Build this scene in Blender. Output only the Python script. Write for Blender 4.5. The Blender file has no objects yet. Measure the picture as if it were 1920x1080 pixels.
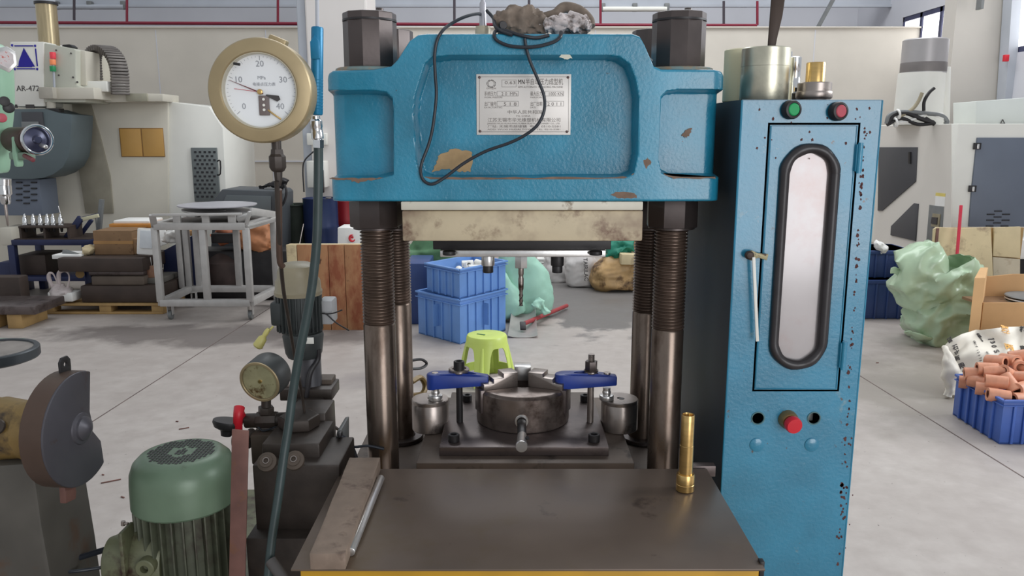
import bpy, bmesh, math, random
import numpy as np
from mathutils import Vector, Matrix, noise

# ------------------------------------------------------------------ camera, world, light, exposure
SC = bpy.context.scene
COL = SC.collection
FPX = 1500.0
PITCH = math.radians(10.9)
CAMZ = 1.5
cam_d = bpy.data.cameras.new('camera')
cam_d.sensor_width = 36.0
cam_d.lens = FPX / 1920 * 36.0
cam_d.clip_start = 0.05
cam = bpy.data.objects.new('camera', cam_d)
cam.location = (0, 0, CAMZ)
cam.rotation_euler = (math.radians(90) - PITCH, 0, 0)
COL.objects.link(cam)
SC.camera = cam

SC.view_settings.view_transform = 'Standard'
SC.view_settings.look = 'None'
SC.view_settings.exposure = 0.0
SC.view_settings.gamma = 1.0
SC.view_settings.use_curve_mapping = False

W = bpy.data.worlds.new('overcast_sky')
SC.world = W
W.use_nodes = True
bg = W.node_tree.nodes['Background']
bg.inputs['Color'].default_value = (0.90, 0.95, 1.0, 1)
bg.inputs['Strength'].default_value = 0.58

def area_light(name, loc, target, sx, sy, power, col=(1, 1, 1)):
    d = bpy.data.lights.new(name, 'AREA')
    d.shape = 'RECTANGLE'; d.size = sx; d.size_y = sy; d.energy = power; d.color = col
    o = bpy.data.objects.new(name, d)
    o.location = loc
    o.rotation_euler = (Vector(target) - Vector(loc)).to_track_quat('-Z', 'Y').to_euler()
    COL.objects.link(o)
    return o
# daylight through the high windows of the right side wall, the roof lights further back and the doorway behind
area_light('window_daylight', (8.6, 5.0, 4.4), (0, 4.0, 0.6), 8.0, 2.6, 760, (0.93, 0.97, 1.0))
area_light('skylight_daylight', (1.5, 8.0, 6.6), (1.5, 8.0, 0), 7.0, 3.5, 330, (0.95, 0.98, 1.0))
area_light('doorway_daylight', (3.1, -4.2, 1.7), (3.0, 2.0, 1.6), 3.6, 3.1, 165, (0.97, 0.98, 1.0))

# ------------------------------------------------------------------ geometry of the picture: a pixel and a distance give a point
CP, SP = math.cos(PITCH), math.sin(PITCH)
def ray(x, y):
    u = (x - 960) / FPX; v = (540 - y) / FPX
    return Vector((u, CP + v * SP, -SP + v * CP))
def P(x, y, Y):
    d = ray(x, y); return Vector((0, 0, CAMZ)) + d * (Y / d.y)
def G(x, y, z=0.0):
    d = ray(x, y); return Vector((0, 0, CAMZ)) + d * ((z - CAMZ) / d.z)
def S(p):
    """metres per pixel at world point p"""
    return (p.y * CP + (CAMZ - p.z) * SP) / FPX

# ------------------------------------------------------------------ mesh building
def R3(rx=0, ry=0, rz=0):
    return (Matrix.Rotation(math.radians(rz), 4, 'Z') @ Matrix.Rotation(math.radians(ry), 4, 'Y') @ Matrix.Rotation(math.radians(rx), 4, 'X'))
def align(d):
    return Vector((0, 0, 1)).rotation_difference(Vector(d).normalized()).to_matrix().to_4x4()
def smooth_path(pts, n=8):
    pts = [Vector(p) for p in pts]
    if len(pts) < 3 or n <= 1: return pts
    out = []
    ext = [pts[0] * 2 - pts[1]] + pts + [pts[-1] * 2 - pts[-2]]
    for i in range(1, len(ext) - 2):
        a, b, c, d = ext[i - 1:i + 3]
        for k in range(n):
            t = k / n
            out.append(0.5 * ((2 * b) + (c - a) * t + (2 * a - 5 * b + 4 * c - d) * t * t + (3 * b - a - 3 * c + d) * t ** 3))
    out.append(pts[-1])
    return out

ORG = {}
class MB:
    def __init__(self): self.bm = bmesh.new(); self.X = Matrix.Identity(4)
    def add(self, t, M=None):
        M = self.X @ M if M is not None else self.X
        t.transform(M)
        me = bpy.data.meshes.new('t'); t.to_mesh(me); t.free()
        self.bm.from_mesh(me); bpy.data.meshes.remove(me)
        return self
    def box(self, c, s, bev=0.0, M=None, seg=2):
        t = bmesh.new(); bmesh.ops.create_cube(t, size=1.0)
        for v in t.verts: v.co = Vector((v.co.x * s[0], v.co.y * s[1], v.co.z * s[2]))
        if bev: bmesh.ops.bevel(t, geom=t.edges[:], offset=min(bev, min(s) * .45), segments=seg, affect='EDGES', profile=.5)
        return self.add(t, Matrix.Translation(Vector(c)) @ (M or Matrix.Identity(4)))
    def span(self, a, b, bev=0.0, seg=2):
        a = Vector(a); b = Vector(b)
        return self.box((a + b) / 2, [abs(b[i] - a[i]) for i in range(3)], bev, None, seg)
    def bar(self, a, b, w, h, bev=0.0, up=(0, 0, 1)):
        a = Vector(a); b = Vector(b); d = (b - a); z = d.normalized(); u = Vector(up)
        x = u.cross(z)
        if x.length < 1e-4: x = Vector((1, 0, 0))
        x.normalize(); y = z.cross(x)
        M = Matrix((x, y, z)).transposed().to_4x4()
        return self.box((a + b) / 2, (w, h, d.length), bev, M)
    def lathe(self, prof, o=(0, 0, 0), d=(0, 0, 1), seg=40, sx=1.0, sy=1.0, rot=0.0):
        t = bmesh.new(); rings = []
        for r, z in prof:
            if r < 1e-6: rings.append([t.verts.new((0, 0, z))])
            else: rings.append([t.verts.new((r * sx * math.cos(rot + 2 * math.pi * k / seg), r * sy * math.sin(rot + 2 * math.pi * k / seg), z)) for k in range(seg)])
        for A, B in zip(rings[:-1], rings[1:]):
            for k in range(seg):
                k2 = (k + 1) % seg
                if len(A) == 1 and len(B) == 1: continue
                if len(A) == 1: t.faces.new((A[0], B[k2], B[k]))
                elif len(B) == 1: t.faces.new((A[k], A[k2], B[0]))
                else: t.faces.new((A[k], A[k2], B[k2], B[k]))
        bmesh.ops.recalc_face_normals(t, faces=t.faces[:])
        return self.add(t, Matrix.Translation(Vector(o)) @ align(d))
    def cyl(self, a, b, r, r2=None, seg=32, bev=0.0, rot=0.0):
        a = Vector(a); b = Vector(b); L = (b - a).length; r2 = r if r2 is None else r2
        e = min(bev, r * .45, r2 * .45, L * .45)
        pr = [(0, 0)] + ([(r - e, 0), (r - e * .3, e * .3), (r, e)] if e else [(r, 0)]) + ([(r2, L - e), (r2 - e * .3, L - e * .3), (r2 - e, L)] if e else [(r2, L)]) + [(0, L)]
        return self.lathe(pr, a, b - a, seg, rot=rot)
    def ring(self, a, b, ro, ri, seg=40, bev=0.0):
        a = Vector(a); b = Vector(b); L = (b - a).length; e = bev
        pr = [(ri, 0), (ro - e, 0), (ro, e), (ro, L - e), (ro - e, L), (ri + e, L), (ri, L - e), (ri, 0)]
        return self.lathe(pr, a, b - a, seg)
    def torus(self, c, d, R, r, seg=48, rs=12):
        pr = [(R + r * math.cos(2 * math.pi * k / rs), r * math.sin(2 * math.pi * k / rs)) for k in range(rs + 1)]
        return self.lathe(pr, c, d, seg)
    def tube(self, pts, r, seg=10, n=8, cap=True, sq=None):
        pts = smooth_path(pts, n); t = bmesh.new(); rings = []; prev = None
        rr = r if callable(r) else (lambda s: r)
        for i, p in enumerate(pts):
            d = (pts[min(i + 1, len(pts) - 1)] - pts[max(i - 1, 0)]).normalized()
            if prev is None:
                x = d.orthogonal().normalized()
            else:
                x = prev - d * prev.dot(d); x = x.normalized() if x.length > 1e-6 else d.orthogonal().normalized()
            prev = x; y = d.cross(x); q = rr(i / max(1, len(pts) - 1))
            rings.append([t.verts.new(p + (x * math.cos(a) + y * math.sin(a)) * q) for a in [2 * math.pi * k / seg for k in range(seg)]])
        for A, B in zip(rings[:-1], rings[1:]):
            for k in range(seg): t.faces.new((A[k], A[(k + 1) % seg], B[(k + 1) % seg], B[k]))
        if cap: t.faces.new(list(reversed(rings[0]))); t.faces.new(rings[-1])
        bmesh.ops.recalc_face_normals(t, faces=t.faces[:])
        return self.add(t)
    def prism(self, poly, th, M=None, bev=0.0, holes=None, seg=2):
        """poly in local xy, extruded along +z by th"""
        t = bmesh.new()
        def loop(pl):
            vs = [t.verts.new((p[0], p[1], 0)) for p in pl]
            return [t.edges.new((vs[i], vs[(i + 1) % len(vs)])) for i in range(len(vs))]
        if holes:
            ed = loop(poly)
            for h in holes: ed += loop(h)
            bmesh.ops.triangle_fill(t, use_beauty=True, use_dissolve=False, edges=ed)
        else:
            t.faces.new([t.verts.new((p[0], p[1], 0)) for p in poly])
        g = bmesh.ops.extrude_face_region(t, geom=t.faces[:])
        for v in [e for e in g['geom'] if isinstance(e, bmesh.types.BMVert)]: v.co.z += th
        bmesh.ops.recalc_face_normals(t, faces=t.faces[:])
        if bev:
            es = [e for e in t.edges if len(e.link_faces) == 2 and e.calc_face_angle(0) > .6]
            bmesh.ops.bevel(t, geom=es, offset=bev, segments=seg, affect='EDGES', profile=.5)
        return self.add(t, M)
    def loft(self, secs, n=28, sub=5, pw=2.0, disp=None, cap=True):
        """secs: (center, rx, ry, rot) ellipses in planes that follow the path of the centres"""
        cs = smooth_path([s[0] for s in secs], sub)
        ar = smooth_path([(s[1], s[2], (s[3] if len(s) > 3 else 0)) for s in secs], sub)
        t = bmesh.new(); rings = []; prev = None
        for i, c in enumerate(cs):
            d = (cs[min(i + 1, len(cs) - 1)] - cs[max(i - 1, 0)]).normalized()
            if prev is None:
                x = Vector((1, 0, 0)) - d * d.x
                if x.length < .2: x = Vector((0, 1, 0)) - d * d.y
                x.normalize()
            else:
                x = (prev - d * prev.dot(d)).normalized()
            prev = x; y = d.cross(x); rx, ry, ro = ar[i]; ring = []
            for k in range(n):
                a = 2 * math.pi * k / n; ca, sa = math.cos(a), math.sin(a)
                ca = math.copysign(abs(ca) ** (2 / pw), ca) * max(rx, .0005); sa = math.copysign(abs(sa) ** (2 / pw), sa) * max(ry, .0005)
                cr, sr = math.cos(ro), math.sin(ro)
                p = c + x * (ca * cr - sa * sr) + y * (ca * sr + sa * cr)
                if disp:
                    nn = (p - c); L = nn.length
                    p = p + (nn / L if L > 1e-6 else d) * disp(p) * min(1, L / (.3 * max(s[1] for s in secs) + 1e-6))
                ring.append(t.verts.new(p))
            rings.append(ring)
        for A, B in zip(rings[:-1], rings[1:]):
            for k in range(n): t.faces.new((A[k], A[(k + 1) % n], B[(k + 1) % n], B[k]))
        if cap: t.faces.new(list(reversed(rings[0]))); t.faces.new(rings[-1])
        bmesh.ops.recalc_face_normals(t, faces=t.faces[:])
        return self.add(t)
    def grid(self, fn, nu, nv, closed=False):
        t = bmesh.new(); V = [[t.verts.new(fn(i / nu, j / nv)) for j in range(nv + 1)] for i in range(nu + 1)]
        for i in range(nu):
            for j in range(nv): t.faces.new((V[i][j], V[i + 1][j], V[i + 1][j + 1], V[i][j + 1]))
        return self.add(t)
    def solidify(self, th):
        me = bpy.data.meshes.new('t'); self.bm.to_mesh(me)
        bmesh.ops.solidify(self.bm, geom=self.bm.faces[:], thickness=th); bpy.data.meshes.remove(me); return self
    def _mesh(self, name, mat, shift, ang):
        bmesh.ops.transform(self.bm, matrix=Matrix.Translation(-Vector(shift)), verts=self.bm.verts[:])
        me = bpy.data.meshes.new(name); self.bm.to_mesh(me); self.bm.free()
        me.materials.append(mat)
        if ang is not None and len(me.polygons):
            me.shade_smooth(); me.set_sharp_from_angle(angle=math.radians(ang))
        return me
    def part(self, name, mat, parent, ang=35, label=None, kind=None):
        o = bpy.data.objects.new(name, self._mesh(name, mat, ORG[parent.name], ang))
        COL.objects.link(o); o.parent = parent; ORG[o.name] = ORG[parent.name]
        if label: o['label'] = label
        if kind: o['kind'] = kind
        return o
    def thing(self, name, mat, label, cat, group=None, ang=35, kind=None):
        xs = [v.co for v in self.bm.verts]
        lo = [min(v[i] for v in xs) for i in range(3)]; hi = [max(v[i] for v in xs) for i in range(3)]
        org = Vector(((lo[0] + hi[0]) / 2, (lo[1] + hi[1]) / 2, lo[2]))
        o = bpy.data.objects.new(name, self._mesh(name, mat, org, ang)); o.location = org
        COL.objects.link(o); ORG[o.name] = org
        if label: o['label'] = label; o['category'] = cat
        if group: o['group'] = group
        if kind: o['kind'] = kind
        return o
    def struct(self, name, mat, ang=35):
        o = bpy.data.objects.new(name, self._mesh(name, mat, (0, 0, 0), ang)); COL.objects.link(o)
        ORG[o.name] = Vector((0, 0, 0)); o['kind'] = 'structure'; return o
def thing(name, label, cat, loc, group=None):
    o = bpy.data.objects.new(name, None); o.empty_display_size = .05; o.location = loc; COL.objects.link(o)
    ORG[o.name] = Vector(loc); o['label'] = label; o['category'] = cat
    if group: o['group'] = group
    return o
def kids(o): return [c for c in bpy.data.objects if c.parent == o]
def dup(root, loc, rz=0.0, label=None):
    def cp(o, par):
        c = o.copy(); COL.objects.link(c); c.parent = par
        for k in kids(o): cp(k, c)
        return c
    r = cp(root, None); r.location = loc; r.rotation_euler = (0, 0, rz); ORG[r.name] = Vector(loc)
    if label: r['label'] = label
    return r
def flatM(o, xdir, ydir):
    """matrix whose local x,y lie along the given directions at origin o"""
    x = Vector(xdir).normalized(); y = Vector(ydir).normalized(); z = x.cross(y).normalized(); y = z.cross(x)
    M = Matrix((x, y, z)).transposed().to_4x4(); M.translation = Vector(o); return M
def text(s, size, M, th=0.0005, ax='LEFT', sx=1.0, bold=0.0, space=1.0):
    """real letters as an MB"""
    c = bpy.data.curves.new('t', 'FONT'); c.body = s; c.size = size; c.align_x = ax; c.extrude = th; c.resolution_u = 2; c.offset = bold
    c.space_character = space
    o = bpy.data.objects.new('t', c); COL.objects.link(o)
    dg = bpy.context.evaluated_depsgraph_get()
    me = bpy.data.meshes.new_from_object(o.evaluated_get(dg))
    bpy.data.objects.remove(o); bpy.data.curves.remove(c)
    m = MB(); t = bmesh.new(); t.from_mesh(me); bpy.data.meshes.remove(me)
    for v in t.verts: v.co.x *= sx
    m.add(t, M); return m

# ------------------------------------------------------------------ materials
def lin(c):
    return tuple(((x / 255) / 12.92 if x / 255 <= .04045 else ((x / 255 + .055) / 1.055) ** 2.4) for x in c) + (1,)
def mat(name, col, rough=.5, metal=0.0, var=.12, vs=6.0, bump=0.0, bs=60.0, spots=(), emit=0, coat=0.0, aniso=None, trans=0.0, alpha=1.0, rvar=0.0, stretch=None):
    m = bpy.data.materials.new(name); m.use_nodes = True; N = m.node_tree; L = N.links.new
    b = N.nodes['Principled BSDF']
    tc = N.nodes.new('ShaderNodeTexCoord'); co = tc.outputs['Object']
    if stretch:
        mp = N.nodes.new('ShaderNodeMapping'); mp.inputs['Scale'].default_value = stretch; L(co, mp.inputs['Vector']); co = mp.outputs[0]
    nz = N.nodes.new('ShaderNodeTexNoise'); nz.inputs['Scale'].default_value = vs; nz.inputs['Detail'].default_value = 5; L(co, nz.inputs['Vector'])
    cr = N.nodes.new('ShaderNodeValToRGB'); L(nz.outputs['Fac'], cr.inputs[0])
    c = lin(col)
    cr.color_ramp.elements[0].position = .3; cr.color_ramp.elements[1].position = .7
    cr.color_ramp.elements[0].color = tuple(min(1, x * (1 - var)) for x in c[:3]) + (1,)
    cr.color_ramp.elements[1].color = tuple(min(1, x * (1 + var)) for x in c[:3]) + (1,)
    out = cr.outputs[0]
    for sc, s, lo, hi in spots:
        n2 = N.nodes.new('ShaderNodeTexNoise'); n2.inputs['Scale'].default_value = s; n2.inputs['Detail'].default_value = 6; n2.inputs['Roughness'].default_value = .65; L(co, n2.inputs['Vector'])
        mr = N.nodes.new('ShaderNodeMapRange'); mr.inputs['From Min'].default_value = lo; mr.inputs['From Max'].default_value = hi; L(n2.outputs['Fac'], mr.inputs['Value'])
        mx = N.nodes.new('ShaderNodeMix'); mx.data_type = 'RGBA'; L(mr.outputs[0], mx.inputs['Factor']); L(out, mx.inputs['A']); mx.inputs['B'].default_value = lin(sc); out = mx.outputs['Result']
    L(out, b.inputs['Base Color'])
    b.inputs['Roughness'].default_value = rough; b.inputs['Metallic'].default_value = metal
    if rvar:
        mr = N.nodes.new('ShaderNodeMapRange'); mr.inputs['To Min'].default_value = rough - rvar; mr.inputs['To Max'].default_value = rough + rvar
        mr.inputs['From Min'].default_value = .3; mr.inputs['From Max'].default_value = .7; L(nz.outputs['Fac'], mr.inputs['Value']); L(mr.outputs[0], b.inputs['Roughness'])
    if bump:
        nb = N.nodes.new('ShaderNodeTexNoise'); nb.inputs['Scale'].default_value = bs; nb.inputs['Detail'].default_value = 3; L(co, nb.inputs['Vector'])
        bp = N.nodes.new('ShaderNodeBump'); bp.inputs['Strength'].default_value = bump; bp.inputs['Distance'].default_value = .002; L(nb.outputs['Fac'], bp.inputs['Height']); L(bp.outputs[0], b.inputs['Normal'])
    if coat: b.inputs['Coat Weight'].default_value = coat; b.inputs['Coat Roughness'].default_value = .15
    if emit: b.inputs['Emission Color'].default_value = c; b.inputs['Emission Strength'].default_value = emit
    if trans: b.inputs['Transmission Weight'].default_value = trans
    if alpha < 1: b.inputs['Alpha'].default_value = alpha
    return m
RUST = (92, 58, 42)
m_blue = mat('blue_hammered_paint', (34, 130, 160), .34, 0, .22, 9, .55, 170, [((70, 66, 62), 38, .70, .74)], rvar=.08, coat=.6)
m_cab = mat('blue_cabinet_paint', (30, 122, 154), .36, 0, .2, 7, .5, 150, [((74, 58, 50), 34, .665, .71), ((120, 150, 158), 12, .66, .76)], rvar=.08, coat=.8)
m_putty = mat('bare_putty', (178, 148, 108), .8, 0, .12, 40, .3, 120)
m_chip = mat('chipped_edge_putty', (124, 100, 84), .7, 0, .25, 40)
m_oily = mat('oily_dark_steel', (66, 56, 50), .34, .65, .3, 14, .1, 60, [((128, 108, 84), 9, .56, .72)], rvar=.1)
m_thread = mat('oily_thread_steel', (104, 88, 78), .36, .6, .3, 20, .1, 90)
m_shaft = mat('worn_polished_steel', (122, 108, 98), .3, .8, .3, 9, .05, 60, [((72, 56, 46), 9, .48, .64)], rvar=.1, stretch=(1, 1, .35))
m_nut = mat('blackened_nut_steel', (84, 76, 74), .36, .7, .15, 12, .08, 80, rvar=.06)
m_black = mat('black_steel', (50, 48, 49), .45, .4, .2, 12, .08, 80)
m_steel = mat('bright_steel', (214, 212, 210), .28, .85, .1, 30, .04, 160)
m_chrome = mat('chrome', (215, 215, 216), .14, 1, .05, 10)
m_wornst = mat('worn_machined_steel', (160, 150, 144), .33, .85, .22, 12, .08, 90, [((66, 52, 44), 11, .58, .7)], rvar=.08)
m_chuck = mat('oily_chuck_steel', (132, 120, 114), .36, .75, .22, 14, .08, 80, [((58, 44, 38), 10, .5, .68)], rvar=.1)
m_plate = mat('dark_fixture_plate', (100, 90, 88), .34, .6, .2, 7, .1, 50, [((66, 56, 54), 9, .52, .7)], rvar=.1)
m_table = mat('oily_table_sheet', (108, 94, 84), .36, .35, .16, 4, .06, 40, [((104, 88, 66), 5, .52, .74), ((72, 60, 54), 11, .64, .74)], rvar=.1)
m_block = mat('rough_steel_block', (140, 122, 108), .6, .3, .12, 30, .5, 50, [((104, 86, 76), 14, .58, .7)])
m_bed = mat('greasy_bed_steel', (96, 84, 76), .5, .35, .25, 8, .2, 60, [((40, 32, 30), 10, .55, .68)])
m_yellow = mat('yellow_paint', (196, 148, 30), .5, 0, .12, 10, spots=[((90, 60, 30), 30, .7, .74)])
m_brass = mat('turned_brass', (206, 172, 112), .28, .95, .12, 20, .06, 200, stretch=(1, 1, 6))
m_bronze = mat('machined_bronze', (208, 204, 184), .34, .85, .2, 14, .08, 120, [((92, 96, 80), 7, .6, .8)])
m_gaugebr = mat('aged_brass_bezel', (168, 150, 116), .42, .5, .14, 9, .05, 90, rvar=.06)
m_face = mat('gauge_face', (236, 238, 240), .5, 0, .03, 12)
m_print = mat('dark_print', (66, 62, 62), .6, 0, .05)
m_printlt = mat('faded_print', (150, 144, 140), .6, 0, .15, 300)
m_plateal = mat('aluminium_nameplate', (226, 220, 214), .4, .15, .05, 14)
m_glass = bpy.data.materials.new('clear_glass'); m_glass.use_nodes = True
_b = m_glass.node_tree.nodes['Principled BSDF']; _b.inputs['Transmission Weight'].default_value = 1; _b.inputs['Roughness'].default_value = .06; _b.inputs['IOR'].default_value = 1.15; _b.inputs['Base Color'].default_value = (1, 1, 1, 1)
m_rubber = mat('black_rubber', (44, 42, 44), .45, 0, .15, 30, .1, 90)
m_cord = mat('black_cord_rubber', (36, 40, 48), .42, 0, .1, 30)
m_hose = mat('dark_green_hose', (48, 62, 62), .42, 0, .15, 30)
m_bluepl = mat('blue_enamel_tool', (24, 116, 156), .35, .25, .12, 14, .05, 80)
m_clamp = mat('dark_blue_clamp_paint', (36, 62, 146), .4, 0, .14, 14, .1, 80, [((22, 24, 40), 22, .66, .7)])
m_red = mat('red_plastic', (206, 32, 48), .4, 0, .08, 10)
m_redf = mat('faded_red_button', (176, 74, 86), .45, 0, .08, 10)
m_green = mat('green_button_plastic', (20, 148, 84), .4, 0, .08, 10)
m_cream = mat('cream_platen_paint', (206, 190, 160), .55, 0, .1, 9, .2, 90, [((120, 94, 80), 2.3, .44, .60), ((112, 80, 66), 11, .56, .7)])
m_white = mat('white_paint', (232, 230, 222), .45, 0, .03, 4)
m_offw = mat('offwhite_machine_paint', (206, 200, 186), .5, 0, .05, 3)
m_beige = mat('beige_wall_panel', (208, 201, 190), .6, 0, .05, 2)
m_upper = mat('upper_white_wall', (206, 206, 212), .7, 0, .04, 1.5)
m_col = mat('white_column_paint', (226, 220, 216), .6, 0, .03, 2)
m_beam = mat('grey_white_beam', (178, 182, 190), .6, 0, .05, 3)
m_pipered = mat('red_sprinkler_pipe', (132, 28, 52), .45, 0, .08, 6)
m_dkpipe = mat('dark_hanger', (70, 62, 70), .5, 0, .1)
m_gmotor = mat('green_motor_paint', (100, 120, 99), .38, .1, .16, 9, .1, 60, [((56, 52, 40), 8, .58, .72)], rvar=.08)
m_gmotorf = mat('dirty_green_fins', (80, 84, 68), .5, .1, .3, 12, .15, 60, [((48, 36, 30), 8, .5, .66)])
m_oilgreen = mat('oily_green_casting', (96, 98, 74), .45, .1, .3, 14, .2, 50, [((58, 40, 32), 9, .5, .6)])
m_rusty = mat('rust_red_bar', (112, 78, 70), .6, .2, .25, 14, .2, 60, [((122, 80, 40), 9, .56, .7)])
m_valve = mat('oily_dark_valve_casting', (64, 56, 51), .45, .3, .25, 20, .2, 60, [((70, 56, 44), 11, .58, .72)])
m_valvetop = mat('dusty_valve_top', (92, 80, 70), .6, .2, .2, 16, .2, 60)
m_grey = mat('grey_metal_paint', (120, 122, 122), .5, .2, .12, 12)
m_khaki = mat('khaki_motor_cap', (150, 140, 116), .42, 0, .14, 10, .1, 60, [((96, 78, 60), 14, .66, .7)])
m_dkmotor = mat('dark_grey_motor', (58, 62, 62), .5, .2, .2, 14, .1, 60)
m_drill = mat('mint_green_casting', (140, 176, 150), .4, 0, .1, 7, .08, 60)
m_ochre = mat('ochre_casting', (128, 104, 60), .4, .2, .25, 9, .1, 50, [((62, 50, 38), 9, .54, .66)])
m_guard = mat('dark_sheet_guard', (82, 80, 86), .42, .45, .14, 9, .06, 60, [((74, 52, 40), 11, .6, .74)])
m_guardrim = mat('brown_worn_rim', (88, 70, 60), .45, .4, .2, 9)
m_ped = mat('weathered_pedestal', (84, 80, 74), .6, .1, .2, 7, .1, 50, [((90, 60, 40), 5, .56, .7)])
m_dkwin = mat('dark_machine_panel', (74, 74, 78), .5, .1, .05, 3)
m_slate = mat('slate_grey_panel', (106, 114, 128), .5, .1, .06, 3)
m_bluegrey = mat('blue_grey_casting', (92, 104, 108), .5, .1, .06, 5)
m_amber = mat('amber_window', (202, 156, 86), .4, 0, .05, 4)
m_grill = mat('grey_grill_panel', (112, 118, 118), .5, .1, .05, 5)
m_grillhole = mat('dark_grill_slot', (40, 40, 44), .6)
m_bluesign = mat('blue_sign_print', (32, 20, 150), .5, 0, .04)
m_wood = mat('plywood', (172, 124, 86), .7, 0, .12, 5, .15, 60, [((142, 78, 50), 5, .5, .64), ((72, 46, 34), 17, .64, .7)], stretch=(1, 1, .4))
m_lwood = mat('pale_board', (206, 188, 150), .7, 0, .1, 5, .15, 50, [((150, 128, 104), 6, .55, .7)])
m_card = mat('cardboard', (184, 142, 96), .75, 0, .08, 6, .1, 60)
m_card2 = mat('brown_cardboard', (136, 106, 76), .75, 0, .12, 8, .1, 60, [((86, 58, 40), 8, .6, .7)])
m_foam = mat('white_foam', (234, 232, 228), .7, 0, .03, 20, .2, 90)
m_dkwood = mat('dark_greasy_timber', (62, 50, 44), .6, .05, .25, 6, .2, 50)
m_timber = mat('raw_timber', (168, 136, 88), .7, 0, .15, 8, .15, 60)
m_navy = mat('navy_paint', (34, 42, 78), .5, .1, .15, 9)
m_alu = mat('dull_aluminium_frame', (188, 185, 182), .45, .35, .08, 14, .06, 80)
m_alu2 = mat('brushed_disc', (186, 184, 190), .4, .5, .06, 14)
m_crate = mat('blue_crate_plastic', (104, 146, 208), .42, 0, .1, 5, .05, 60)
m_cratedk = mat('dark_blue_crate_plastic', (48, 70, 122), .45, 0, .1, 5)
m_crate2 = mat('cobalt_crate_plastic', (62, 94, 168), .42, 0, .12, 8, .08, 60, [((60, 70, 96), 14, .66, .74)])
m_lime = mat('lime_plastic', (204, 222, 112), .35, 0, .05, 5)
m_mint = mat('mint_woven_sack', (160, 204, 184), .55, 0, .08, 6, .25, 40)
m_dkgreen = mat('dark_green_sack', (80, 122, 86), .6, 0, .2, 8, .3, 40)
m_teal = mat('teal_cloth', (24, 120, 98), .6, 0, .15, 9, .2, 60)
m_sack = mat('white_woven_sack', (206, 200, 198), .6, 0, .08, 9, .3, 60)
m_brownsack = mat('oily_brown_sack', (176, 142, 96), .5, 0, .25, 7, .3, 60, [((80, 54, 30), 5, .5, .62)])
m_palegreen = mat('pale_green_bag_film', (176, 198, 168), .27, 0, .12, 5, .3, 25)
m_sackprint = mat('printed_white_sack', (226, 218, 204), .5, 0, .06, 9, .25, 50)
m_pink = mat('peach_bobbin', (206, 142, 112), .5, 0, .14, 24, .05, 60)
m_pinkdk = mat('dark_bobbin_bore', (112, 60, 44), .7, 0, .1)
m_orange = mat('orange_print', (226, 170, 84), .6)
m_glove = mat('dirty_cotton_glove', (206, 196, 194), .85, 0, .25, 40, .5, 160, [((104, 92, 86), 34, .5, .62)])
m_glove2 = mat('grimy_glove_rubber', (122, 108, 96), .8, 0, .3, 40, .4, 120)
m_tape = mat('cream_nylon', (246, 238, 200), .45, 0, .06, 9)
m_blade = mat('dark_brown_blade', (58, 44, 36), .5, .3, .2, 14)
m_poly = mat('yellow_plug', (206, 196, 120), .4, 0, .1, 10)
m_seal = mat('dark_window_seal', (46, 42, 44), .35, 0, .2, 20, .1, 60)
m_frost = mat('frosted_window_film', (176, 170, 170), .16, .2, .08, 5, .05, 14, [((172, 158, 156), 3.5, .5, .6)])
m_lite_r = mat('red_lamp_segment', (206, 60, 72), .4, emit=.25)
m_lite_o = mat('orange_lamp_segment', (222, 130, 84), .4, emit=.25)
m_lite_g = mat('green_lamp_segment', (30, 130, 80), .4, emit=.15)
m_drum = mat('blue_drum_paint', (28, 44, 84), .4, .1, .14, 7)
m_drumr = mat('red_drum_paint', (140, 28, 36), .4, .1, .1, 7)
m_bush = mat('dark_bin_green', (34, 42, 34), .7, 0, .3, 8, .3, 30)
m_winglow = mat('bright_overcast_outside', (255, 255, 255), .5, emit=2.2)
m_frame = mat('dark_blue_window_frame', (60, 62, 92), .5)
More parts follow.
